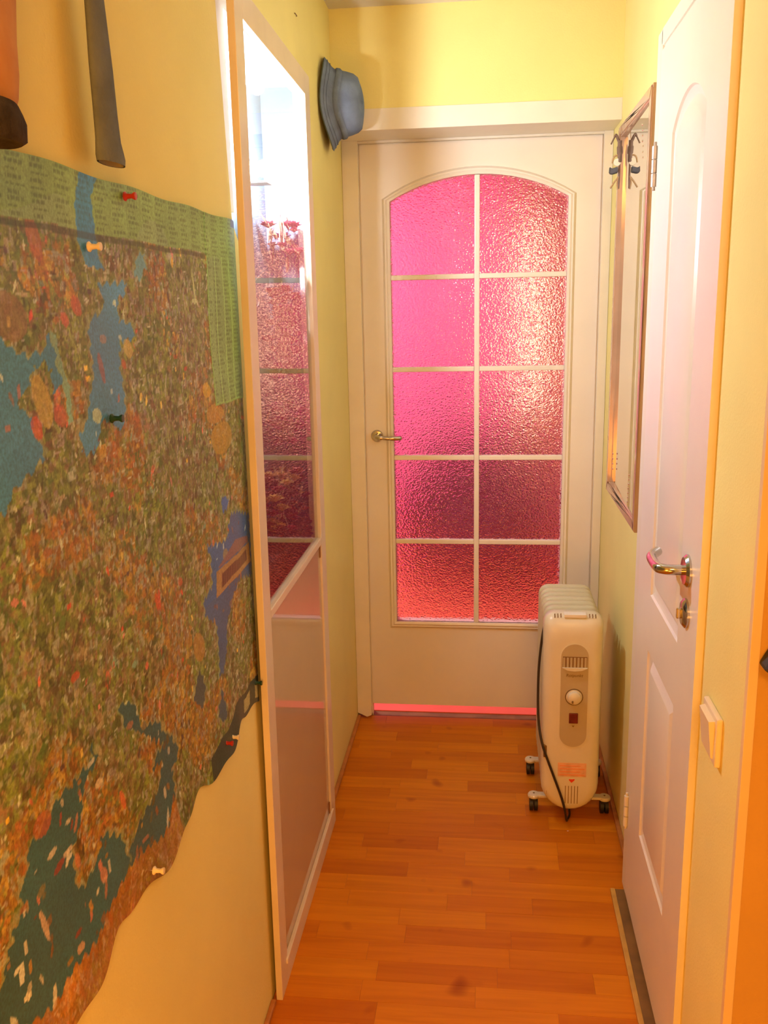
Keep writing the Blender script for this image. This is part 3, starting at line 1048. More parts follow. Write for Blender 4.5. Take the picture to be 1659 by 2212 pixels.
# island and shore patches
for (cy_, cz_, ry, rz, col) in ((0.917, 1.430, .018, .030, (190, 150, 70)), (0.90, 1.405, .012, .014, (206, 74, 50)), (0.955, 1.41, .014, .012, (190, 90, 70)),
                                (1.09, 1.625, .0, .0, (0, 0, 0)), (0.865, 1.52, .035, .024, (140, 100, 66)), (1.168, 1.475, .014, .012, (206, 170, 100)),
                                (1.49, 1.39, .020, .012, (222, 160, 50)), (1.53, 1.345, .045, .018, (196, 132, 60)), (1.56, 1.30, .06, .03, (186, 134, 50)),
                                (1.075, 1.455, .008, .02, (170, 90, 80)), (1.09, 1.49, .012, .006, (180, 130, 120)), (1.05, 1.40, .014, .010, (222, 200, 150)),
                                (1.15, 1.455, .008, .007, (200, 90, 66)), (1.05, 1.47, .0, .0, (0, 0, 0)), (1.19, 1.115, .010, .014, (214, 66, 44)),
                                (0.93, 1.11, .012, .006, (206, 70, 50)), (1.30, 1.11, .012, .008, (206, 86, 60)), (1.02, 1.53, .014, .012, (200, 90, 70)),
                                (0.985, 1.515, .01, .008, (214, 96, 80)), (1.46, 1.56, .004, .026, (206, 196, 130)), (1.46, 1.536, .016, .004, (214, 206, 150)),
                                (0.935, 1.60, .014, .022, (176, 84, 66)), (1.53, 1.09, .016, .012, (180, 132, 60)), (1.36, 0.98, .028, .026, (190, 124, 60)),
                                (0.82, 0.99, .02, .015, (178, 84, 52)), (0.87, 0.925, .012, .004, (226, 190, 170)), (0.80, 0.885, .005, .022, (226, 176, 146)),
                                (1.02, 0.90, .006, .016, (222, 90, 70)), (0.96, 0.955, .010, .006, (228, 190, 160)), (0.95, 0.83, .008, .012, (214, 130, 100)),
                                (0.87, 0.80, .01, .006, (220, 160, 130)), (0.835, 0.945, .012, .004, (230, 200, 180)), (0.89, 0.90, .006, .010, (214, 120, 90))):
    if ry == 0:
        continue
    mk = ((yy - cy_ + 0.3 * (zz - cz_)) / ry) ** 2 + ((zz - cz_) / rz) ** 2 < 0.75 + 0.5 * n3
    img[mk] = img[mk] * 0.32 + lin(*col) * 0.68
# banner with brown frame
bn = inpoly([(1.478, 1.074), (1.708, 1.067), (1.71, 1.027), (1.473, 1.028)])
bi = inpoly([(1.505, 1.062), (1.680, 1.058), (1.682, 1.038), (1.502, 1.036)])
img[bn] = lin(186, 124, 76)
img[bi] = lin(116, 66, 56) * (0.8 + 0.7 * (np.sin(yy[bi] * 560) > 0.2))[:, None]
img[inpoly([(1.49, 1.080), (1.60, 1.10), (1.70, 1.082), (1.70, 1.070), (1.49, 1.076)])] = lin(150, 96, 92)
# green index border: upper band and right column, with columns of small text
top = zz > 1.617 - 0.004 * (yy - 0.9)
right = (yy > 1.532 + 0.0 * zz) & (zz > 1.357 - 0.02 * (yy - 1.6))
g = top | right
gcol = lin(140, 158, 88)
colw = 0.052
ph = (yy % colw) / colw
lineph = (zz % 0.0072) / 0.0072
colid = (yy / colw).astype(int)
lineid = (zz / 0.0072).astype(int)
lenr = 0.45 + 0.5 * (((lineid * 7919 + colid * 104729) % 97) / 97.0)
chars = ((yy / st).astype(int) * 31 + lineid * 17) % 5 > 0
txt = (lineph < 0.5) & (ph > 0.1) & (ph < 0.1 + 0.85 * lenr) & chars
shade = 0.78 + 0.45 * n3 * n2 + 0.20 * ((colid * 37 % 5) / 5.0)
keep_r1 = inpoly(W_['r1'], 0.0015)
tmp = gcol[None, None, :] * shade[..., None]
tmp[n1 > 0.62] = tmp[n1 > 0.62] * 0.7 + lin(150, 150, 120) * 0.3
tmp[txt] = tmp[txt] * 0.50 + lin(70, 84, 40) * 0.25
img[g] = tmp[g]
img[keep_r1 & g] = (lin(72, 130, 166) * (0.85 + 0.3 * n2[..., None]))[keep_r1 & g]
img[keep_r1 & g & txt] *= 0.72
edge = (np.abs(zz - (1.612 - 0.004 * (yy - 0.9))) < 0.0035) & (yy < 1.53)
img[edge] = img[edge] * 0.35 + lin(70, 74, 40) * 0.3
edge2 = right & ((yy < 1.5365) | (zz < 1.361 - 0.02 * (yy - 1.6)))
img[edge2 & ~top] = lin(150, 172, 100)
for yl in (1.575, 1.62, 1.66):
    img[right & ~top & (np.abs(yy - yl) < 0.002)] = lin(166, 184, 112)
img[(zz > 1.668) & (yy > 1.69)] = lin(52, 66, 96)
# bottom strip with little cards
bot = inpoly([(1.379, 0.775), (1.74, 0.79), (1.74, 0.70), (1.379, 0.70)])
img[bot] = lin(62, 66, 62)
for yc in (1.60, 1.68):
    img[inpoly([(yc, 0.772), (yc + 0.045, 0.774), (yc + 0.04, 0.746), (yc - 0.005, 0.744)])] = lin(176, 152, 104)
low_warm_light = (zz < 0.80) & (yy < 1.2) & ~water  # orange lamplight at the lower left blended into the print colour
img[low_warm_light] = img[low_warm_light] * 0.5 + lin(186, 96, 36) * 0.5 * (0.6 + 0.8 * n3[low_warm_light][:, None])
img = img * np.array([0.98, 1.36, 1.55])
img[water & (zz > 1.03)] *= np.array([0.85, 1.0, 1.2])
img[water & (zz <= 1.03)] *= np.array([1.0, 0.95, 1.0])
img = np.clip(img, 0.002, 1)

# geometry: sheet with gentle bulges and a ragged, rippled lower edge
zr = (zz - MZ0) / (MZ1 - MZ0)
yr_ = (yy - MY0) / (MY1 - MY0)
zpos = zz + (1 - zr) ** 6 * (0.010 * np.sin(yy * 21) + 0.006 * np.sin(yy * 53 + 1)) + zr ** 8 * 0.0016 * np.sin(yy * 27)
xpos = -0.4715 + 0.0035 * (np.sin(yy * 17 + zz * 9) * np.sin(zz * 15 + 1)) * (zr * (1 - zr) * 4) + \
    np.clip(1 - zr * 9, 0, 1) ** 2 * (0.006 + 0.006 * np.sin(yy * 21 + 2))
xpos += np.clip((zr - 0.97) * 33, 0, 1) * 0.0015
xpos = np.where(xpos < -0.4735, -0.4735, xpos)
near = np.clip((yy - 1.685) / 0.037, 0, 1)
xpos = xpos * (1 - near) + (-0.4735) * near
# the upper right index sheet lies on top of the map
xpos += 0.0012 * right
verts = np.stack([xpos, yy, zpos], -1).reshape(-1, 3)
idx = np.arange(NY * NZ).reshape(NZ, NY)
faces = np.stack([idx[:-1, :-1], idx[:-1, 1:], idx[1:, 1:], idx[1:, :-1]], -1).reshape(-1, 4)
me = bpy.data.meshes.new('wall_map')
me.vertices.add(len(verts))
me.vertices.foreach_set('co', verts.ravel())
me.loops.add(faces.size)
me.loops.foreach_set('vertex_index', faces.ravel())
me.polygons.add(len(faces))
me.polygons.foreach_set('loop_start', np.arange(len(faces)) * 4)
me.update()
me.validate()
at = me.color_attributes.new('print', 'FLOAT_COLOR', 'POINT')
rgba = np.ones((NY * NZ, 4), np.float32)
rgba[:, :3] = img.reshape(-1, 3)
at.data.foreach_set('color', rgba.ravel())
me.polygons.foreach_set('use_smooth', np.ones(len(faces), bool))
me.materials.append(m_map)
mp_ = bpy.data.objects.new('poster', me)
C.objects.link(mp_)
setp(mp_, label='large illustrated city map with green index border pinned to the left wall', cat='map')


def pushpin(c, material, label, group=None):
    e = empty('pushpin', c, label=label, cat='pushpin', group=group)
    bm = lathe(bmesh.new(), [(0, 0.0058), (0.0015, 0.0062), (0.004, 0.0035), (0.010, 0.0030), (0.0135, 0.0050), (0.0155, 0.0048), (0.016, 0)], c, 'x', 14)
    link('grip', bm, material, e, smooth=40)
    link('needle', tube(bmesh.new(), [(c[0] - 0.004, c[1], c[2]), (c[0], c[1], c[2])], 0.0006, 5), m_chrome, e)


m_pinw = mat('white_pin', (0.82, 0.70, 0.52), 0.3)
m_ping = mat('green_pin', (0.01, 0.05, 0.03), 0.3)
pushpin((-0.4685, 1.186, 1.668), m_red, 'red pushpin in the upper green border of the map')
pushpin((-0.4685, 1.062, 1.598), m_pinw, 'white pushpin in the upper river of the map')
pushpin((-0.4690, 1.085, 1.392), m_ping, 'dark green pushpin in the blue channel of the map')
pushpin((-0.4650, 1.084, 0.752), m_pinw, 'white pushpin halfway along the lower edge of the map')
pushpin((-0.4680, 1.492, 0.750), m_pinw, 'white pushpin at the lower edge of the map near the cabinet')
pushpin((-0.4690, 1.455, 0.757), m_red, 'small red pushpin low on the map near the cabinet')
pushpin((-0.4720, 1.688, 0.772), m_ping, 'dark pushpin at the lower right corner of the map')

# ---------------------------------------------------------------- sleeves hanging at the left wall


def sleeve(bm, pts, rs, n=26, fold=0.05, flat=0.55, seed=0, open_end=True):
    rings = []
    pts = [Vector(p) for p in pts]
    for i, (p, r) in enumerate(zip(pts, rs)):
        ring = []
        for k in range(n):
            a_ = 2 * PI * k / n
            q = r * (1 + fold * math.sin(3 * a_ + i * 0.5 + seed) + fold * 0.7 * math.sin(5 * a_ - i * 0.8))
            ring.append(bm.verts.new((p.x + flat * q * math.cos(a_), p.y + q * math.sin(a_), p.z)))
        rings.append(ring)
    for i in range(len(rings) - 1):
        for k in range(n):
            bm.faces.new((rings[i][k], rings[i][(k + 1) % n], rings[i + 1][(k + 1) % n], rings[i + 1][k]))
    return rings


s1 = empty('hanging_sleeve', (-0.445, 1.10, 1.69), label='narrow dark grey sleeve with open cuff hanging above the map', cat='sleeve')
bm = bmesh.new()
zz_ = [1.694, 1.701, 1.709, 1.72, 1.75, 1.80, 1.85, 1.89, 1.93, 1.98, 2.03]
cy_ = [1.097, 1.097, 1.096, 1.094, 1.092, 1.090, 1.088, 1.086, 1.086, 1.087, 1.088]
rr_ = [0.0335, 0.0350, 0.0330, 0.0300, 0.0285, 0.0275, 0.0240, 0.0215, 0.019, 0.017, 0.015]
rg = sleeve(bm, [(-0.446, c, z) for c, z in zip(cy_, zz_)], rr_, fold=0.02, flat=0.32)
bm.faces.new(rg[-1])
link('fabric_tube', bm, m_sleeve, s1, smooth=60)
bm = bmesh.new()
rg = sleeve(bm, [(-0.446, 1.097, 1.6942), (-0.446, 1.096, 1.708), (-0.446, 1.094, 1.725)], [0.0295, 0.027, 0.024], fold=0.02, flat=0.32)
bm.faces.new(rg[-1])
link('cuff_lining', bm, m_cuffin, s1, smooth=60)
link('loop', tube(bmesh.new(), smooth_path([(-0.446, 1.088, 2.03), (-0.45, 1.080, 2.06), (-0.462, 1.088, 2.075), (-0.45, 1.096, 2.06), (-0.446, 1.088, 2.03)]), 0.0025, 6), m_sleeve, s1)
hk = empty('wall_hook', (XL, 1.088, 2.08), label='small metal wall hook above the grey sleeve', cat='hook')
link('hook', tube(bmesh.new(), smooth_path([(XL, 1.088, 2.09), (-0.462, 1.088, 2.082), (-0.458, 1.088, 2.070), (-0.455, 1.088, 2.085)]), 0.003, 8), m_chrome, hk)

s2 = empty('coat_sleeve', (-0.43, 0.82, 1.67), label='orange tan coat sleeve with dark knitted cuff hanging at the left picture edge', cat='sleeve')
bm = bmesh.new()
zz2 = [1.695, 1.71, 1.73, 1.76, 1.80, 1.85, 1.90, 1.96, 2.02, 2.10]
rr2 = [0.044, 0.050, 0.054, 0.058, 0.064, 0.070, 0.074, 0.078, 0.08, 0.08]
rg = sleeve(bm, [(-0.436, 0.795 + 0.004 * math.sin(i), z) for i, z in enumerate(zz2)], rr2, fold=0.055, flat=0.45, seed=1)
bm.faces.new(rg[-1])
link('fabric_tube', bm, m_tan, s2, smooth=60)
bm = bmesh.new()
rg = sleeve(bm, [(-0.434, 0.795, z) for z in (1.674, 1.670, 1.673, 1.688, 1.696, 1.703)], [0.034, 0.043, 0.049, 0.051, 0.048, 0.044], fold=0.025, flat=0.55)
bm.faces.new(rg[0])
link('cuff', bm, m_cuff, s2, smooth=60)
hk = empty('wall_hook', (XL, 0.795, 2.12), label='metal wall hook carrying the tan coat sleeve', cat='hook')
link('hook', tube(bmesh.new(), smooth_path([(XL, 0.795, 2.12), (-0.44, 0.795, 2.11), (-0.424, 0.795, 2.098), (-0.42, 0.795, 2.125)]), 0.004, 8), m_chrome, hk)

# ---------------------------------------------------------------- blue bucket hat
ht = empty('bucket_hat', (XLF, 2.83, 2.11), label='blue cloth bucket hat hung flat on the left wall by the far door', cat='hat')
cc = (XLF + 0.006, 2.828, 2.105)


def hmod(p, j, t):
    q = Vector(p)
    # taller than wide brim, slight sag and a lean
    dz = q.z - cc[2]
    q.x += 0.006 * math.sin(3 * t + 1) * (1.0 if j < 4 else 0.25) - dz * 0.05
    q.z += 0.004 * math.sin(2 * t)
    q.x = max(q.x, XLF + 0.002)
    return q


bm = lathe(bmesh.new(), [(0.004, 0.122), (0.009, 0.128), (0.018, 0.116), (0.029, 0.100), (0.036, 0.094), (0.050, 0.091), (0.070, 0.086), (0.088, 0.080), (0.100, 0.070), (0.106, 0.050), (0.108, 0.0)],
           cc, 'x', 40, scale=(0.92, 1.0), mod=hmod)
hb = link('crown', bm, m_hat, ht, smooth=60)
bm = lathe(bmesh.new(), [(0.0375, 0.0950), (0.042, 0.0975), (0.052, 0.0955), (0.056, 0.0910)], cc, 'x', 40, scale=(0.92, 1.0), mod=hmod)
link('hat_band', bm, m_hat, ht, smooth=60)
for rr0, hh in ((0.119, 0.0145), (0.110, 0.021)):
    bm = bmesh.new()
    pts = []
    for k in range(49):
        t = 2 * PI * k / 48
        p = Vector((cc[0] + hh + 0.0022, cc[1] + 0.92 * rr0 * math.cos(t), cc[2] + rr0 * math.sin(t)))
        pts.append(hmod(p, 1, t))
    tube(bm, pts, 0.0012, 5)
    link('stitching', bm, m_hat, ht)
link('hook', tube(bmesh.new(), [(XLF, 2.828, 2.10), (XLF + 0.012, 2.828, 2.105)], 0.003, 6), m_chrome, ht)

# ---------------------------------------------------------------- mirror on the right wall
mr_ = empty('wall_mirror', (XR, 2.53, 1.48), label='tall narrow mirror with sparkling studs in pinkish copper frame on the right wall', cat='mirror')
y0, y1, z0, z1 = 2.262, 2.806, 0.951, 2.003
XM = 0.368
wv = 0.030
for a in (((y0, z0), (y1, z0), (y1 - wv, z0 + wv), (y0 + wv, z0 + wv)), ((y0, z1), (y1, z1), (y1 - wv, z1 - wv), (y0 + wv, z1 - wv)),
          ((y0, z0), (y0 + wv, z0 + wv), (y0 + wv, z1 - wv), (y0, z1)), ((y1, z0), (y1 - wv, z0 + wv), (y1 - wv, z1 - wv), (y1, z1))):
    bm = slab(bmesh.new(), 'x', XM, XR - 0.004, list(a))
    bmesh.ops.bevel(bm, geom=[e for e in bm.edges if abs(e.verts[0].co.x - XM) < 1e-5 and abs(e.verts[1].co.x - XM) < 1e-5], offset=0.0035, segments=2, affect='EDGES')
    link('frame_bar', bm, m_rose, mr_)
link('backing', nb(XR - 0.0045, XR, y0 - 0.0015, y1 + 0.0015, z0 - 0.0015, z1 + 0.0015), m_framedark, mr_)
g_ = bmesh.new()
bw = 0.010
o_ = [(y0 + wv, z0 + wv), (y1 - wv, z0 + wv), (y1 - wv, z1 - wv), (y0 + wv, z1 - wv)]
i_ = [(y0 + wv + bw, z0 + wv + bw), (y1 - wv - bw, z0 + wv + bw), (y1 - wv - bw, z1 - wv - bw), (y0 + wv + bw, z1 - wv - bw)]
a = loop_at(g_, 'x', XM + 0.0040, o_)
b_ = loop_at(g_, 'x', XM + 0.0022, i_)
bridge(g_, a, b_)
g_.faces.new(b_)
for v in g_.verts:
    v.co.x += (v.co.y - y0 - wv) * 0.020
link('mirror_glass', g_, m_mirror, mr_)
m_gem = mat('rhinestone', (0.95, 0.9, 0.85), 0.05, metal=0.9)
gem = []
for (ya, za, yb, zb, n) in ((2.408, 1.940, 2.375, 1.86, 7), (2.715, 1.080, 2.700, 1.035, 4), (2.392, 1.075, 2.404, 1.000, 7)):
    for i in range(n):
        t = i / (n - 1)
        bm = bmesh.new()
        bmesh.ops.create_icosphere(bm, subdivisions=1, radius=0.0034)
        for v in bm.verts:
            v.co.x *= 0.6
        bmesh.ops.translate(bm, verts=bm.verts[:], vec=(XM + 0.0045, ya + (yb - ya) * t + random.uniform(-.006, .006), za + (zb - za) * t))
        link('rhinestone', bm, m_gem, mr_)

# small hanging figure at the mirror's far upper corner (mirror doubles it)
m_obr = mat('brown_twig', (0.20, 0.12, 0.08), 0.7, var=0.3, vscale=60)
m_opal = mat('cream_disc', (0.80, 0.70, 0.52), 0.6)
m_otan = mat('tan_strap', (0.42, 0.26, 0.12), 0.7)
m_ogr = mat('charcoal_pad', (0.10, 0.10, 0.11), 0.9)
og = empty('hanging_ornament', (0.352, 2.76, 1.95), label='little brown horned figure with charcoal pad hanging at the mirror corner', cat='ornament')
ox = 0.368
oy = 2.735
link('arm', tube(bmesh.new(), smooth_path([(ox - 0.028, oy, 1.948), (ox - 0.018, oy, 1.968), (ox - 0.014, oy, 1.972), (ox - 0.007, oy, 1.956), (ox - 0.001, oy, 1.948)]), [0.002] * 6 + [0.003] * 8 + [0.004] * 11, 8), m_obr, og, smooth=60)
link('body', tube(bmesh.new(), smooth_path([(ox - 0.004, oy, 1.957), (ox - 0.004, oy, 1.940), (ox - 0.003, oy, 1.92), (ox - 0.003, oy, 1.897), (ox - 0.003, oy, 1.86), (ox - 0.004, oy, 1.83)]), [0.006] * 6 + [0.008] * 6 + [0.006] * 6 + [0.0028] * 13, 10), m_obr, og, smooth=60)
link('strap', tube(bmesh.new(), smooth_path([(ox - 0.023, oy, 1.898), (ox - 0.020, oy, 1.912), (ox - 0.012, oy, 1.918), (ox - 0.004, oy, 1.914)]), 0.0022, 8), m_otan, og, smooth=60)
link('disc', lathe(bmesh.new(), [(-0.004, 0.0), (-0.004, 0.010), (0.004, 0.010), (0.004, 0.0)], (ox - 0.010, oy, 1.900), 'y', 18), m_opal, og, smooth=40)
bm = slab(bmesh.new(), 'y', oy - 0.010, oy + 0.008, [(ox - 0.030, 1.888), (ox - 0.025, 1.883), (ox - 0.008, 1.888), (ox - 0.007, 1.872), (ox - 0.024, 1.868), (ox - 0.031, 1.872)])
bmesh.ops.bevel(bm, geom=bm.edges[:], offset=0.0015, segments=2, affect='EDGES')
link('pad', bm, m_ogr, og)
link('leg', tube(bmesh.new(), smooth_path([(ox - 0.004, oy, 1.862), (ox - 0.014, oy, 1.850), (ox - 0.026, oy, 1.832)]), 0.0024, 8), m_otan, og, smooth=60)
link('leg', tube(bmesh.new(), smooth_path([(ox - 0.004, oy, 1.862), (ox - 0.008, oy, 1.846), (ox - 0.005, oy, 1.828)]), 0.0024, 8), m_otan, og, smooth=60)
link('cord', tube(bmesh.new(), smooth_path([(ox - 0.004, oy, 1.957), (ox - 0.002, oy + 0.01, 1.985), (ox + 0.003, oy + 0.012, 2.003)]), 0.001, 6), m_otan, og)

# ---------------------------------------------------------------- oil radiator
rd = empty('oil_radiator', (0.25, 2.6, 0), label='cream oil filled radiator on castors in the right corner by the glazed door', cat='radiator')
rx0, rx1 = 0.168, 0.3270
cx = 0.2475


def rrect(x0, x1, z0, z1, r, n=6, rb=None):
    rb = rb or r
    pts = []
    for (px, pz, a0, q) in ((x1 - rb, z0 + rb, -PI / 2, rb), (x1 - r, z1 - r, 0, r), (x0 + r, z1 - r, PI / 2, r), (x0 + rb, z0 + rb, PI, rb)):
        for k in range(n + 1):
            t = a0 + (PI / 2) * k / n
            pts.append((px + q * math.cos(t), pz + q * math.sin(t)))
    return pts


def lofted(rings):
    bm = bmesh.new()
    prev = None
    for i, (yv, pts) in enumerate(rings):
        cur = loop_at(bm, 'y', yv, pts)
        if prev:
            bridge(bm, prev, cur)
        else:
            fill(bm, 'y', pts, cur)
        prev = cur
    fill(bm, 'y', pts, cur)
    return bm


for i in range(7):
    yb = 2.525 + i * 0.044
    zt = 0.652 - 0.001 * i
    rings = []
    for dy, ins in ((-0.016, 0.016), (-0.015, 0.009), (-0.011, 0.003), (-0.006, 0.0), (0.006, 0.0), (0.011, 0.003), (0.015, 0.009), (0.016, 0.016)):
        rings.append((yb + dy, rrect(rx0 + ins - 0.001, rx1 - ins + 0.004, 0.085 + ins, zt - ins, 0.030)))
    link('fin', lofted(rings), m_fin, rd, smooth=50)
link('oil_pipe', tube(bmesh.new(), [(cx, 2.50, 0.13), (cx, 2.80, 0.13)], 0.02, 14), m_fin, rd, smooth=50)
link('oil_pipe', tube(bmesh.new(), [(cx, 2.50, 0.59), (cx, 2.80, 0.59)], 0.02, 14), m_fin, rd, smooth=50)


# front housing: rounded body, elliptical bottom, sloping top
def fpts(ins, topz, botz):
    x0, x1 = rx0 - 0.004 + ins, rx1 + 0.004 - ins
    pts = []
    n = 14
    for k in range(n + 1):   # bottom half ellipse, left to right
        t = PI + PI * k / n
        pts.append(((x0 + x1) / 2 + (x1 - x0) / 2 * math.cos(t), 0.135 + (0.135 - botz) * math.sin(t) * 1.0))
    r = 0.030
    for k in range(7):
        t = PI / 2 * k / 6
        pts.append((x1 - r + r * math.cos(t), topz - r + r * math.sin(t)))
    for k in range(7):
        t = PI / 2 + PI / 2 * k / 6
        pts.append((x0 + r + r * math.cos(t), topz - r + r * math.sin(t)))
    return pts


rings = [(2.446, fpts(0.030, 0.600, 0.075)), (2.4475, fpts(0.020, 0.618, 0.066)), (2.452, fpts(0.010, 0.634, 0.058)), (2.460, fpts(0.003, 0.648, 0.053)),
         (2.472, fpts(0.0, 0.658, 0.052)), (2.500, fpts(0.0, 0.660, 0.055)), (2.508, fpts(0.006, 0.654, 0.062))]
house = link('control_housing', lofted(rings), m_cream, rd, smooth=50)
YF = 2.4462
# control panel: capsule
px0, px1 = 0.2130, 0.2900
cap = []
for k in range(17):
    t = PI + PI * k / 16
    cap.append(((px0 + px1) / 2 + (px1 - px0) / 2 * math.cos(t), 0.262 + 0.038 + 0.038 * math.sin(t)))
for k in range(17):
    t = PI * k / 16
    cap.append(((px0 + px1) / 2 + (px1 - px0) / 2 * math.cos(t), 0.578 - 0.038 + 0.038 * math.sin(t)))
rim = slab(bmesh.new(), 'y', YF - 0.0012, YF + 0.002, [((u - 0.2515) * 1.05 + 0.2515, (v - 0.42) * 1.012 + 0.42) for u, v in cap])
pan = link('panel_rim', rim, m_cream, house)
link('control_panel', slab(bmesh.new(), 'y', YF - 0.0018, YF + 0.0025, cap), m_cream2, house)
link('air_grille', nb(0.2175, 0.2860, YF - 0.0024, YF, 0.508, 0.541, bev=0.0006, seg=1), m_sill, house)
for i in range(7):
    xx = 0.2215 + i * 0.0100
    link('grille_slat', nb(xx - 0.0030, xx + 0.0030, YF - 0.0034, YF, 0.5085, 0.538, bev=0.0008, seg=1), m_cream2, house)
bm = slab(bmesh.new(), 'y', YF - 0.008, YF, [(0.2165, 0.5085), (0.2310, 0.5010), (0.2515, 0.4985), (0.2720, 0.5010), (0.2870, 0.5085)])
link('grille_lip', bm, m_cream, house)
kn = link('thermostat_dial', lathe(bmesh.new(), [(0, 0.0225), (-0.003, 0.0225), (-0.0035, 0.0195), (-0.014, 0.0180), (-0.017, 0.014), (-0.0175, 0)], (0.2520, YF - 0.001, 0.4180), 'y', 30), m_cream, house, smooth=35)
link('dial_ring', lathe(bmesh.new(), [(0, 0.0255), (-0.0012, 0.0255), (-0.0012, 0.0228), (0, 0.0228)], (0.2520, YF - 0.0015, 0.4180), 'y', 30), m_stain, house)
link('dial_pointer', nb(0.2440, 0.2490, YF - 0.0195, YF - 0.016, 0.4050, 0.4130, bev=0.001), m_stain, kn)
link('power_switch', nb(0.2390, 0.2645, YF - 0.0055, YF, 0.3370, 0.3680, bev=0.0015), m_redsw, house)
tri = [(0.2475, 0.3290), (0.2515, 0.3240), (0.2555, 0.3290)]
link('switch_mark', slab(bmesh.new(), 'y', YF - 0.0024, YF, tri), m_stain, house)
for i in range(5):
    xx = 0.2345 + i * 0.0088
    link('vent_slot', nb(xx - 0.0010, xx + 0.0010, YF - 0.0006, YF + 0.002, 0.079, 0.136), m_sill, house)
m_stick = mat('pale_orange_sticker', (0.85, 0.46, 0.26), 0.5, var=0.18, vscale=60)
link('sticker', nb(0.2110, 0.2930, YF - 0.0007, YF + 0.001, 0.166, 0.210), m_stick, house)
m_strip = mat('sticker_print', (0.80, 0.26, 0.10), 0.5)
for i in range(4):
    link('sticker_line', nb(0.216, 0.288 - 0.012 * (i % 2), YF - 0.0011, YF, 0.171 + i * 0.0095, 0.1735 + i * 0.0095), m_strip, house)
m_heart = mat('red_mark', (0.75, 0.05, 0.01), 0.5)
link('red_mark', slab(bmesh.new(), 'y', YF - 0.0011, YF, [(0.2440, 0.1580), (0.2440, 0.1545), (0.2515, 0.1465), (0.2600, 0.1545), (0.2600, 0.1590), (0.2545, 0.1575), (0.2500, 0.1575)]), m_heart, house)
for xx in (0.1782, 0.1812):
    link('side_slot', nb(xx - 0.0006, xx + 0.0006, 2.4515, 2.4600, 0.548 + (xx - .178) * 2, 0.598), m_sill, house)
link('side_slot', nb(0.1795, 0.1805, 2.4505, 2.4600, 0.105, 0.165), m_sill, house)
link('top_badge', nb(0.2200, 0.2820, 2.4580, 2.4850, 0.6520, 0.6612, bev=0.001), m_white, house)
for sx in (-1, 1):
    for i in range(3):
        for j in range(2):
            xx = 0.251 + sx * (0.040 + i * 0.0085)
            link('vent_hole', lathe(bmesh.new(), [(0, 0.0013), (0.006, 0.0013)], (xx, 2.4620 + j * 0.006, 0.6515 - abs(i) * 0.0004 + j * 0.004), 'z', 8), m_sill, house)
# name printed on the panel (illegible small script in the photo)
cu = bpy.data.curves.new('logo', 'FONT')
cu.body = 'Rotpunkt'
cu.size = 0.0125
cu.extrude = 0.0003
cu.align_x = 'CENTER'
cu.shear = 0.2
lo = bpy.data.objects.new('logo_text', cu)
C.objects.link(lo)
bpy.context.view_layer.update()
dg = bpy.context.evaluated_depsgraph_get()
lm = bpy.data.meshes.new_from_object(lo.evaluated_get(dg))
bpy.data.objects.remove(lo)
lg = bpy.data.objects.new('logo', lm)
C.objects.link(lg)
lm.materials.clear()
lm.materials.append(m_stain)
lg.rotation_euler = (PI / 2, 0, 0)
lg.location = (0.2510, YF - 0.0022, 0.4800)
bpy.context.view_layer.update()
mw = lg.matrix_world.copy()
lg.parent = house
lg.matrix_world = mw
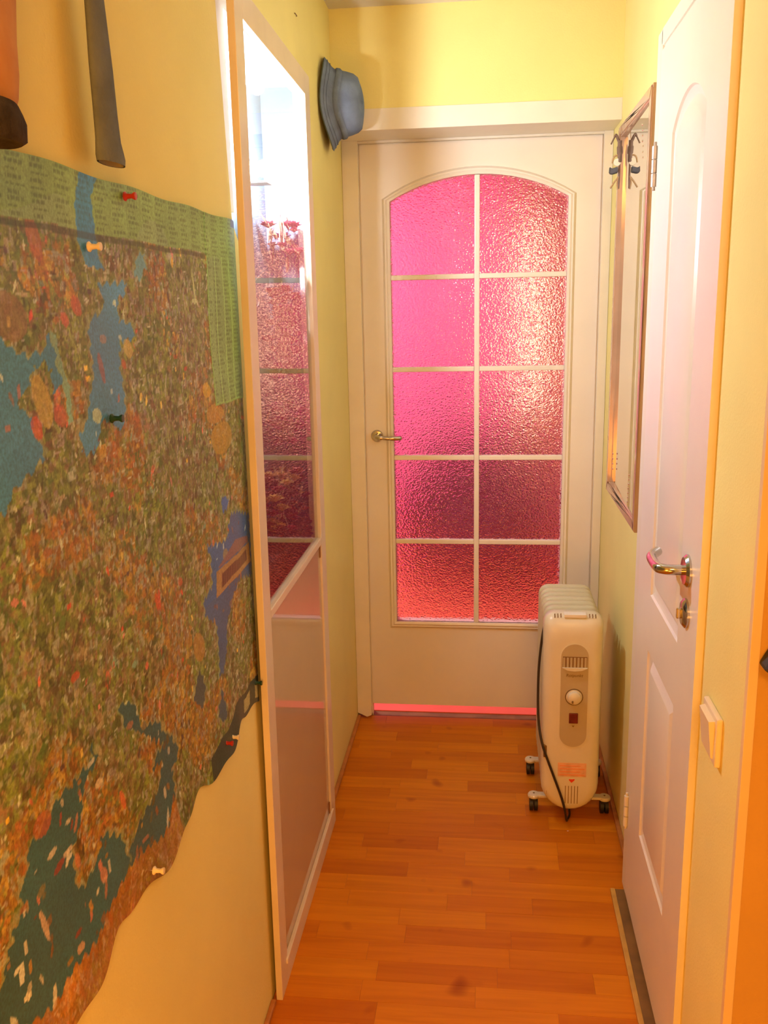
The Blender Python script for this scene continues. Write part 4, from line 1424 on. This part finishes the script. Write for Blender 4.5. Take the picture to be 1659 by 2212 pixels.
# castors
for yc in (2.532, 2.752):
    ax_ = nb(0.148, 0.360, yc - 0.012, yc + 0.012, 0.050, 0.058, bev=0.002)
    link('castor_arm', ax_, m_cream, rd)
    for xe, s in ((0.148, -1), (0.360, 1)):
        lx = xe + s * 0.0
        a_ = link('castor_cap', lathe(bmesh.new(), [(0, 0.0175), (0.006, 0.0185), (0.010, 0.016), (0.0115, 0.0)], (lx, yc, 0.0480), 'z', 20), m_cream, rd, smooth=40)
        link('screw', lathe(bmesh.new(), [(0, 0.003), (0.001, 0.003)], (lx, yc, 0.0592), 'z', 10), m_stain, a_)
        cs = bmesh.new()
        for dx in (-0.007, 0.007):
            lathe(cs, [(-0.006, 0.014), (-0.005, 0.0215), (0.005, 0.0215), (0.006, 0.014)], (lx + dx, yc + 0.004, 0.0218), 'x', 20)
        box(cs, lx - 0.012, lx + 0.012, yc - 0.010, yc + 0.012, 0.022, 0.048, bev=0.004)
        link('castor_wheel', cs, m_black, rd, smooth=40)
pc = smooth_path([(0.172, 2.512, 0.625), (0.163, 2.505, 0.58), (0.155, 2.497, 0.50), (0.1525, 2.49, 0.42), (0.1545, 2.475, 0.33), (0.164, 2.447, 0.27), (0.183, 2.436, 0.215),
                  (0.205, 2.434, 0.155), (0.224, 2.434, 0.10), (0.234, 2.432, 0.06), (0.240, 2.445, 0.025), (0.246, 2.48, 0.006), (0.256, 2.52, 0.0045), (0.25, 2.60, 0.0045), (0.23, 2.66, 0.0045)], 5)
link('power_cord', tube(bmesh.new(), pc, 0.0036, 8), m_cord, rd, smooth=60)
link('cord_clip', nb(0.169, 0.182, 2.450, 2.470, 0.222, 0.262, bev=0.003), m_sill, rd)
setp(link('crumb', lathe(bmesh.new(), [(0, 0.002), (0.0015, 0.003), (0.003, 0.0)], (0.243, 2.425, 0.0), 'z', 7), m_stick), label='tiny pale crumb on the floor in front of the radiator', cat='crumb')

# ---------------------------------------------------------------- dark bag corner at the right edge
bg = empty('shoulder_bag', (0.47, 1.235, 0.95), label='dark brown bag whose corner shows at the right picture edge', cat='bag')
cu_, su = math.cos(0.52), math.sin(0.52)
bm = nb(-0.02, 0.20, -0.018, 0.018, 0.0, 0.16, bev=0.006, seg=2)
for v in bm.verts:
    x_, z_ = v.co.x + 0.02, v.co.z
    v.co = Vector((0.3835 + x_ * cu_ + z_ * su * 0.9, 1.2345 + v.co.y, 1.0175 - x_ * su * 0.8 + z_ * cu_))
link('body', bm, m_bag, bg)
link('strap', tube(bmesh.new(), smooth_path([(0.47, 1.235, 1.15), (0.50, 1.243, 1.35), (0.54, 1.245, 1.55), (0.57, 1.243, 1.35), (0.60, 1.235, 1.06)]), 0.006, 8), m_bag, bg, smooth=60)
link('peg', tube(bmesh.new(), [(0.54, 1.255, 1.545), (0.54, 1.235, 1.545)], 0.006, 10), m_chrome, bg)
